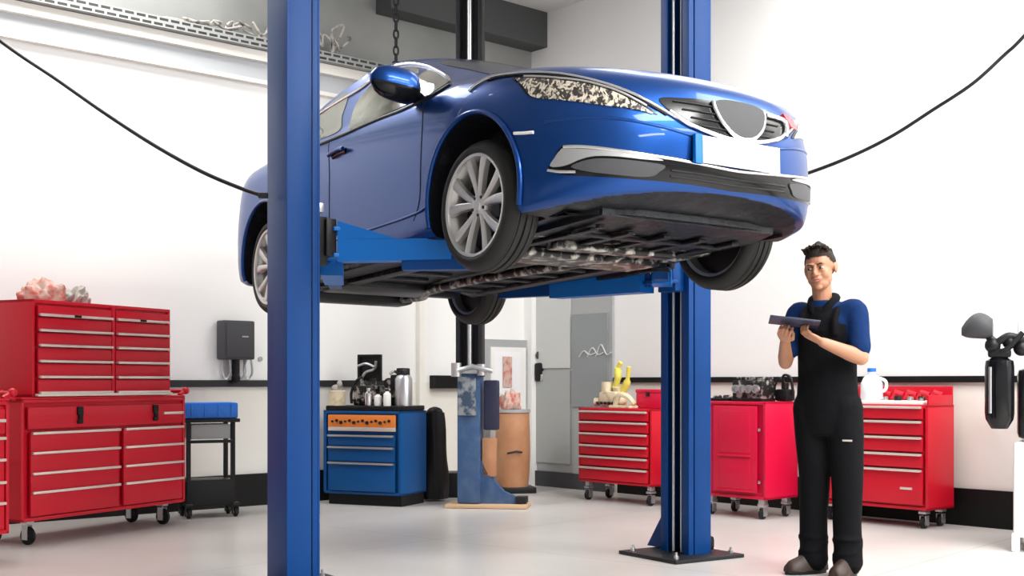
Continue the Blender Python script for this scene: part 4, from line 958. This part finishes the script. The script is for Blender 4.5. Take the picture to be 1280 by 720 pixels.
b = MB(); b.lathe([(.0, .80), (.05, .80), (.085, .86), (.09, .90), (.09, 1.20), (.085, 1.24), (.05, 1.26), (0, 1.26)], o=(-.06, -.02, 0), n=28); b.build('air_cylinder', 'gloss_black', t)
MB().cyl((-.11, -.09, .90), (-.11, -.09, 1.20), .012, 10).build('guide_rod', 'steel', t)
b = MB(); b.box((-.06, -.02, 1.29), (.14, .10, .06), bev=.02); b.blob((-.10, -.04, 1.34), .05); b.blob((.0, -.02, 1.36), .045); b.blob((.07, 0, 1.32), .05); b.tube(catmull([(-.14, -.03, 1.42), (-.08, -.05, 1.36), (0, -.04, 1.40), (.10, 0, 1.36)], 6), .025, 10); b.tube(catmull([(-.12, -.03, 1.30), (-.02, -.06, 1.31), (.08, -.04, 1.42)], 6), .018, 8); b.build('arm_joint', 'black', t)
b = MB()
rings = []
for i in range(9):
    u = i/8; c = Vector((-.10-.19*u, -.03, 1.45+.03*math.sin(u*3))); r = .085*(math.sin(PI*min(.97, max(.06, .18+u*.8)))**.5)
    rings.append([c+Vector((.25*r*math.cos(a)*0, r*math.cos(a), r*1.0*math.sin(a)-.02*u)) for a in [2*PI*k/20 for k in range(20)]])
b.loft(rings); b.build('hood', 'grey', t, 60)

# ------------------------------------------------------------------ overhead
def cable(name, pts, r, label):
    o = MB().tube(catmull(pts, 10), r, 10).build(name, 'black'); tag(o, label, 'cable', None); return o
cable('air_hose', [at(329, 244.5, 6.36), at(300, 235, 6.45), at(250, 213.5, 6.6), at(190, 180, 6.8), at(130, 141, 7.0), at(70, 99, 7.2), at(0, 51, 7.4), at(-90, -25, 7.6)], .011, 'black hose sagging from the upper left down to the nearest lift post')
cable('air_hose', [at(866, 254, 7.6), at(940, 238, 7.5), at(1011, 216, 7.4), at(1065, 195, 7.3), at(1115, 170, 7.2), at(1165, 138, 7.1), at(1215, 105, 7.0), at(1255, 69, 6.95), at(1280, 45, 6.9), at(1350, -35, 6.8)], .011, 'black hose rising from behind the car nose to the upper right')
MB().box((0, 0, 0), (.05, .03, .03), bev=.006).build('hose_clip', 'dark', bpy.data.objects['air_hose']).location = at(329, 244.5, 6.36)
struct(slab(lw, wall_t(470, 'L'), TC, 4.66, CEIL, 0, .25, 'trim_8', 'bulk'))
tb_ = wall_t(340, 'L')
t = thing('cable_tray', 'dark perforated cable tray running along the top of the pale band', 'cable tray', lw(0, 4.10, .10), LA)
b = MB(); b.box((-3.5, -.06, .0), (11, .012, .09)); b.box((-3.5, .06, .0), (11, .012, .09)); b.box((-3.5, 0, -.04), (11, .12, .01)); b.build('rail', 'tray', t)
P = [Vector((-1.0, -.03, .06))]
for i in range(90): P.append(Vector((-1.0+.020*i+rnd.uniform(-.09, .09), -.03+rnd.uniform(-.03, .03), .05+(.30*(i/90))*rnd.random())))
MB().tube(catmull(P, 5), .011, 6).build('wire_tangle', 'greyrag', t)
t = thing('hoist_chain', 'dark chain hanging from above behind the roof of the car', 'chain', at(495, 60, 11.0), .4)
b = MB(); b2 = MB()
for i in range(22):
    z = -.10+.075*i; ang = 0 if i % 2 else PI/2
    pts = [(math.cos(q)*.022*math.cos(ang), math.cos(q)*.022*math.sin(ang), z+math.sin(q)*.045) for q in [2*PI*k/12 for k in range(13)]]
    b.tube(pts, .009, 6)
b.build('links', 'dark', t)
b2.box((0, 0, -.16), (.07, .04, .08), bev=.015); b2.tube(catmull([(0, 0, -.2), (.03, 0, -.25), (0, 0, -.29), (-.035, 0, -.25)], 5), .010, 8); b2.build('hook', 'dark', t)
# ceiling and its beams
struct(MB().box((0, 6, CEIL+.05), (46, 46, .1)).build('ceiling', 'ceil'))
# ------------------------------------------------------------------ mechanic
PF = Vector((-.57, -.82, 0)).normalized(); PL = Vector((-PF.y, PF.x, 0))      # facing, and to the person's left
PO = Vector((1.815, 6.92, 0))
per = thing('person', 'standing person in a navy shirt and black bib overalls holding a dark tablet', 'person', PO)
def remesh(o, vox, smooth=6, fac=.5):
    r = o.modifiers.new('skin_over', 'REMESH'); r.mode = 'VOXEL'; r.voxel_size = vox; r.use_smooth_shade = True
    s = o.modifiers.new('relax', 'SMOOTH'); s.factor = fac; s.iterations = smooth
    dg = bpy.context.evaluated_depsgraph_get(); dg.update()
    me = bpy.data.meshes.new_from_object(o.evaluated_get(dg), depsgraph=dg); me.name = o.name
    o.modifiers.clear(); o.data = me
    for p in me.polygons: p.use_smooth = True
    return o
def ell(c, rl, rf, n=28, sq=1.0, up=(0, 0, 1), yaw=None):
    l, f = PL, PF
    c = Vector(c)
    return [c + l*(rl*math.copysign(abs(math.cos(a))**sq, math.cos(a))) + f*(rf*math.copysign(abs(math.sin(a))**sq, math.sin(a))) for a in [2*PI*k/n for k in range(n)]]
def chain(b, pts, rad, n=16, sub=6, flat=1.0, mi=0):
    k = len(pts); P = catmull(pts, sub); R = []
    for i in range(len(P)):
        t = i/(len(P)-1)*(k-1); j = min(k-2, int(t)); R.append(rad[j]+(rad[j+1]-rad[j])*(t-j))
    b.tube(P, R, n, mi, flat=flat); b.blob(P[0], R[0]*.98, n=12); b.blob(P[-1], R[-1]*.98, n=12)
PEL = Vector((-.005, .01, 1.0)); CH = Vector((-.01, 0, 1.36)); NB = Vector((-.03, -.01, 1.535)); HC = Vector((-.062, -.045, 1.742))
SHL = Vector((.125, -.100, 1.500)); ELL = Vector((.130, -.190, 1.236)); WRL = Vector((-.105, -.262, 1.322))
SHR = Vector((-.155, .100, 1.495)); ELR = Vector((-.235, .060, 1.215)); WRR = Vector((-.285, -.150, 1.335))
HIPL = PEL+PL*.095; HIPR = PEL-PL*.095
FTL = Vector((.085, -.08, .10)); FTR = Vector((-.075, .06, .10))
KNL = Vector((.085, -.075, .53)); KNR = Vector((-.070, .045, .54))
FDL = Vector((-.62, -.78, 0)).normalized(); FDR = Vector((-.92, -.38, 0)).normalized()
# head frame
HF = Vector((-.50, -.86, -.06)).normalized(); HU = Vector((-.13, .0, 1)); HU = (HU-HF*HU.dot(HF)).normalized(); HLf = HU.cross(HF)      # left of the head
HM = Matrix(((HLf.x, -HF.x, HU.x, HC.x), (HLf.y, -HF.y, HU.y, HC.y), (HLf.z, -HF.z, HU.z, HC.z), (0, 0, 0, 1))) @ Matrix.Diagonal((1.10, 1.08, 1.04, 1))
def hand(b, w, fd, pn, side, curl, thumb=.5):
    "w wrist, fd finger direction, pn direction the palm faces, side +1 if the thumb is on fd x pn"
    x = fd.normalized(); z = -(pn - x*pn.dot(x)).normalized(); y = z.cross(x)*side
    T = lambda a, c, d: w + x*a + y*c + z*d
    rings = []
    for u, hw, ht in ((-.02, .026, .021), (.0, .027, .019), (.03, .037, .017), (.06, .042, .015), (.085, .041, .013), (.094, .036, .009)):
        rings.append([T(u, hw*math.cos(a), ht*math.sin(a)) for a in [2*PI*k/18 for k in range(18)]])
    b.loft(rings)
    for i, (yy, L, r) in enumerate(((.031, .070, .0086), (.0105, .079, .0090), (-.0105, .074, .0086), (-.030, .058, .0076))):
        p = [T(.072, yy*.95, 0)]; a = 0; px_, pz = .088, 0.0; p.append(T(px_, yy, 0))
        for s_, c in zip((.44, .31, .25), curl):
            a += c; px_ += L*s_*math.cos(a); pz -= L*s_*math.sin(a); p.append(T(px_, yy*(1+.10*(i == 0)), pz))
        b.tube(p, [r*1.1, r*1.1, r, r*.93, r*.75], 10); b.blob(p[-1], r*.78, n=8)
        for q in p[1:-1]: b.blob(q, r*1.06, n=8)
    tp = [T(.012, .020, -.004), T(.030, .042, -.012), T(.055, .056-.02*thumb, -.022-.012*thumb), T(.080, .058-.035*thumb, -.028-.018*thumb)]
    b.tube(tp, [.014, .0125, .0105, .008], 10); b.blob(tp[-1], .0085, n=8); b.blob(tp[1], .0128, n=8); b.blob(tp[2], .0107, n=8)
b = MB()
# trunk and legs under the clothes
b.loft([ell(PEL+Vector((0, 0, -.10)), .10, .08), ell(PEL, .14, .10), ell((-.01, .005, 1.15), .125, .09), ell(CH, .15, .10), ell((-.015, 0, 1.45), .15, .09), ell((-.025, -.005, 1.51), .09, .07), ell(NB, .055, .055)])
chain(b, [HIPL, KNL, FTL], [.075, .05, .035]); chain(b, [HIPR, KNR, FTR], [.075, .05, .035])
chain(b, [FTL, FTL+FDL*.08-Vector((0, 0, .055))], [.030, .024]); chain(b, [FTR, FTR+FDR*.08-Vector((0, 0, .055))], [.030, .024])
chain(b, [NB+Vector((.0, .01, -.04)), NB+Vector((-.01, 0, .05)), HC+Vector((.010, .02, -.06))], [.062, .055, .056])
chain(b, [SHL, (SHL+ELL)/2, ELL], [.050, .047, .040]); chain(b, [SHR, (SHR+ELR)/2, ELR], [.050, .047, .040])
chain(b, [ELL, ELL*.7+WRL*.3, WRL], [.042, .044, .027]); chain(b, [ELR, ELR*.7+WRR*.3, WRR], [.040, .042, .027])
dL = Vector((-.86, -.10, .42)); dR = Vector((-.25, -.80, .30))
hand(b, WRL, dL, Vector((.35, .25, .9)), 1, (.35, .75, .55), .6)
hand(b, WRR, dR, Vector((.35, .05, .9)), -1, (.75, 1.05, .7), .8)
b.xf = HM
b.blob((0, .015, .032), (.074, .093, .084), n=20); b.blob((0, -.022, -.030), (.063, .068, .080), n=18); b.blob((0, -.038, -.076), (.048, .048, .038), n=14)
b.blob((0, -.074, -.098), (.021, .016, .017), n=12)
for s in (1, -1):
    b.blob((s*.034, -.056, -.030), (.027, .028, .030), n=12); b.blob((s*.040, -.022, -.050), (.022, .040, .034), n=12)
    b.blob((s*.077, .014, .000), (.009, .018, .031), n=12); b.blob((s*.081, .024, .010), (.008, .012, .020), n=10)
    b.blob((s*.012, -.099, -.030), (.009, .010, .008), n=10); b.blob((s*.030, -.081, .026), (.026, .013, .010), n=12)
    b.blob((s*.031, -.078, -.010), (.018, .012, .008), n=10)
b.tube([(0, -.084, .022), (0, -.096, .000), (0, -.110, -.026)], [.009, .010, .013], 12); b.blob((0, -.108, -.027), .0125, n=10)
b.blob((0, -.086, -.052), (.026, .015, .014), n=12)
b.xf = Matrix.Identity(4)
body_ = b.build('body', 'skin', per, 60); remesh(body_, .0042, 5)
b = MB(); b.xf = HM; b.tube(catmull([(-.024, -.092, -.057), (-.008, -.101, -.053), (0, -.102, -.0545), (.008, -.101, -.053), (.024, -.092, -.057)], 5), .0042, 8, flat=.8); b.tube(catmull([(-.020, -.091, -.062), (0, -.101, -.0635), (.020, -.091, -.062)], 5), .0048, 8); b.build('lips', 'lip', per, 70)
for s in (1, -1):
    b = MB(); b.xf = HM; b.blob((s*.030, -.080, .004), (.0135, .0105, .0068), n=14); e = b.build('eye', 'eye', per, 80)
    b = MB(); b.xf = HM; b.blob((s*.030-.003, -.0885, .004), (.0058, .0035, .0058), n=12); b.build('iris', 'hair', e, 80)
    b = MB(); b.xf = HM; b.tube(catmull([(s*.013, -.094, .021), (s*.030, -.094, .027), (s*.048, -.080, .022)], 5), [.003]*5+[.0042]*5+[.002], 8); b.build('eyebrow', 'hair', per, 80)
# hair: cropped sides, thicker swept top
b = MB(); b.xf = HM; hb = bmesh.new(); bmesh.ops.create_uvsphere(hb, u_segments=48, v_segments=32, radius=1); g = random.Random(2)
keep = []
for v in hb.verts:
    p = Vector((v.co.x*.0790, v.co.y*.0985, v.co.z*.0885)); p += Vector((0, .018, .034))
    top = max(0, (p.z-.065)/.06); wv = .004*math.sin(70*p.x+40*p.y)+.003*math.sin(110*p.y-50*p.x)+.003*math.sin(160*p.x+20)
    v.co = p + Vector((0, -.012*top, .024*min(1, top)*(1.15-p.y*3))) + Vector((wv*.5, 0, wv))*min(1, top+.25)
dele = []
for f in hb.faces:
    c = f.calc_center_median()
    lim = .066 if c.y < -.045 else (.066-(c.y+.045)*1.0 if c.y < .01 else max(-.045, .010-(c.y-.01)*.9))
    if abs(c.x) > .05 and c.y < -.01: lim = max(lim, .035)
    if c.z < lim: dele.append(f)
bmesh.ops.delete(hb, geom=dele, context='FACES'); hb.verts.index_update()
b.add([v.co for v in hb.verts], [[v.index for v in f.verts] for f in hb.faces]); hb.free()
for i in range(46):
    x = g.uniform(-.055, .055); y = g.uniform(-.075, .05); z = .128-.9*x*x/.06*.35-.25*max(0, y)
    b.tube([(x, y+.03, z-.022), (x*1.05, y+.005, z), (x*1.08+g.uniform(-.008, .008), y-.022, z+g.uniform(-.004, .010))], [.010, .009, .003], 6)
b.build('hair', 'hair', per, 70)
# shirt
b = MB()
b.loft([ell((-.01, .005, 1.18), .150, .108), ell((-.01, 0, 1.30), .165, .118), ell((-.01, 0, 1.40), .182, .120), ell((-.015, 0, 1.465), .180, .108), ell((-.022, -.005, 1.52), .140, .085), ell((-.028, -.008, 1.568), .078, .070)])
chain(b, [SHL-PL*.05+Vector((0, 0, -.01)), SHL+Vector((0, 0, .0)), SHL*.5+ELL*.5, SHL*.22+ELL*.78], [.074, .068, .063, .062], 18)
chain(b, [SHR+PL*.05+Vector((0, 0, -.01)), SHR, SHR*.5+ELR*.5, SHR*.25+ELR*.75], [.074, .066, .061, .058], 18)
sh = b.build('shirt', 'navy', per, 60); remesh(sh, .009, 8)
b = MB()
for s in (1, -1):
    b.tube(catmull([NB+PL*s*.015+PF*.092+Vector((0, 0, -.075)), NB+PL*s*.055+PF*.062+Vector((0, 0, .0)), NB+PL*s*.073+Vector((0, 0, .045)), NB+PL*s*.045-PF*.055+Vector((0, 0, .06)), NB-PF*.068+Vector((0, 0, .06))], 5), .018, 8, flat=1.3)
cl = b.build('collar', 'blackcloth', per, 70)
# overalls: trousers, bib and shoulder straps
b = MB()
b.loft([ell(PEL+Vector((.0, 0, -.20)), .150, .115), ell(PEL+Vector((0, 0, -.08)), .178, .128), ell(PEL+Vector((0, 0, .03)), .178, .126), ell((-.008, .005, 1.13), .170, .122), ell((-.01, 0, 1.25), .170, .124), ell((-.012, -.004, 1.34), .178, .128), ell((-.018, -.012, 1.43), .166, .122)]); b.loft([ell((-.035, -.03, 1.38), .115, .108), ell((-.035, -.028, 1.46), .112, .100), ell((-.035, -.02, 1.53), .085, .078)])
for hp, kn, ft in ((HIPL, KNL, FTL), (HIPR, KNR, FTR)):
    chain(b, [hp+Vector((0, 0, -.04)), hp*.55+kn*.45, kn, kn*.5+ft*.5+Vector((.0, .01, 0)), ft+Vector((.005, .005, .03)), ft+Vector((0, 0, -.015))], [.108, .103, .088, .080, .080, .086], 22)
for k in range(3):       # folds gathered over the boots
    for ft in (FTL, FTR): b.tube([ft+Vector((math.cos(a)*.082, math.sin(a)*.080, -.005+.05*k+.030*math.sin(a+k*1.7)+.012*math.sin(a*2+k))) for a in [2*PI*j/20 for j in range(21)]], .007, 6)
for s in (1, -1):
    b.tube(catmull([CH+PL*s*.085+PF*.125+Vector((0, 0, .0)), (NB+PL*s*.095+PF*.095+Vector((0, 0, -.09))), NB+PL*s*.095+PF*.03+Vector((0, 0, -.015)), NB+PL*s*.085-PF*.05+Vector((0, 0, -.02)), CH-PF*.11+PL*s*.06+Vector((0, 0, .03))], 6), .024, 8, flat=.9)
ov = b.build('overalls', 'blackcloth', per, 60); remesh(ov, .009, 7)
MB().box(KNL*.48+HIPL*.52+PF*.098+PL*.045, (.055, .008, .010), rot=(0, 0, math.atan2(PL.y, PL.x)), bev=.002).build('pocket_tab', 'alu', per)
# boots
for ft, fd in ((FTL, FDL), (FTR, FDR)):
    b = MB(); sd = Vector((-fd.y, fd.x, 0))
    rings = []
    for u, w_, h_ in ((-.085, .030, .07), (-.06, .042, .10), (-.01, .048, .125), (.05, .050, .105), (.11, .053, .078), (.155, .048, .062), (.185, .028, .038)):
        c = ft+fd*u; c.z = .018
        rings.append([c+sd*(w_*math.cos(a))+Vector((0, 0, h_*max(0, math.sin(a)) + (.0 if math.sin(a) > 0 else .004*math.sin(a)))) for a in [2*PI*k/24 for k in range(24)]])
    b.loft(rings); c = ft.copy(); b.cyl((c.x, c.y, .06), (c.x, c.y, .16), .050, 20)
    bo = b.build('boot', 'boot', per, 60)
    b = MB(); rings = []
    for z in (0, .022):
        rings.append([Vector(((ft+fd*(.05+.142*math.cos(a)*(1 if math.cos(a) > 0 else .98))+sd*(.053*math.sin(a))).x, (ft+fd*(.05+.142*math.cos(a))+sd*(.053*math.sin(a))).y, z)) for a in [2*PI*k/28 for k in range(28)]])
    b.loft(rings); b.build('sole', 'black', bo, 40)
# tablet
tc_c = Vector((-.262, -.270, 1.432))
o = MB().box((0, 0, 0), (.27, .19, .013), bev=.005).build('tablet', 'navyblack'); o.location = PO+tc_c; o.rotation_euler = (math.radians(-9), math.radians(7), math.radians(-10)); tag(o, 'dark tablet held in both hands by the person in bib overalls', 'tablet')
MB().box((0, 0, .0065), (.245, .165, .002)).build('screen', 'gloss_black', o)
for o in scn.objects:
    if o.parent is None:
        n = o.name.split('.')[0]
        if n in ('rolling_tool_cabinet', 'top_tool_chest', 'tool_chest', 'tool_cupboard'): o['group'] = 'red tool chests along the walls'
        elif n == 'bottle': o['group'] = 'bottles on the blue cabinet'
        elif n == 'air_hose': o['group'] = 'hanging black air hoses'
        elif n in ('socket', 'bearing', 'nut', 'bushing'): o['group'] = 'small parts in the pale tray'
# ------------------------------------------------------------------ light
w = bpy.data.worlds.new('world'); scn.world = w; w.use_nodes = True
w.node_tree.nodes['Background'].inputs[0].default_value = (.97, .98, 1, 1); w.node_tree.nodes['Background'].inputs[1].default_value = 0.75
def area(loc, size, power, rot=(0, 0, 0), col=(1, .99, .97)):
    l = bpy.data.lights.new('area_lamp', 'AREA'); l.shape = 'RECTANGLE'; l.size, l.size_y = size; l.energy = power; l.color = col
    o = bpy.data.objects.new('area_lamp', l); COL.objects.link(o); o.location = loc; o.rotation_euler = rot
    return o
for (x, y, p) in ((4.4, 6.3, 190), (3.4, 2.8, 380), (6.4, 1.0, 300), (6.0, -3.0, 400), (-3.3, 8.7, 120), (2.0, 8.6, 90)):
    area((x, y, 4.95), (3.2, 1.2), p, (0, 0, LA))
# added lamp, cool light from high right beside the camera; no window is built
area((9.2, 1.6, 3.5), (6.0, 2.2), 400, (math.radians(90), 0, math.radians(90+35)), (.93, .97, 1))
scn.view_settings.view_transform = 'Standard'; scn.view_settings.look = 'None'; scn.view_settings.gamma = 1; scn.view_settings.exposure = 0.42
scn.view_settings.use_curve_mapping = False
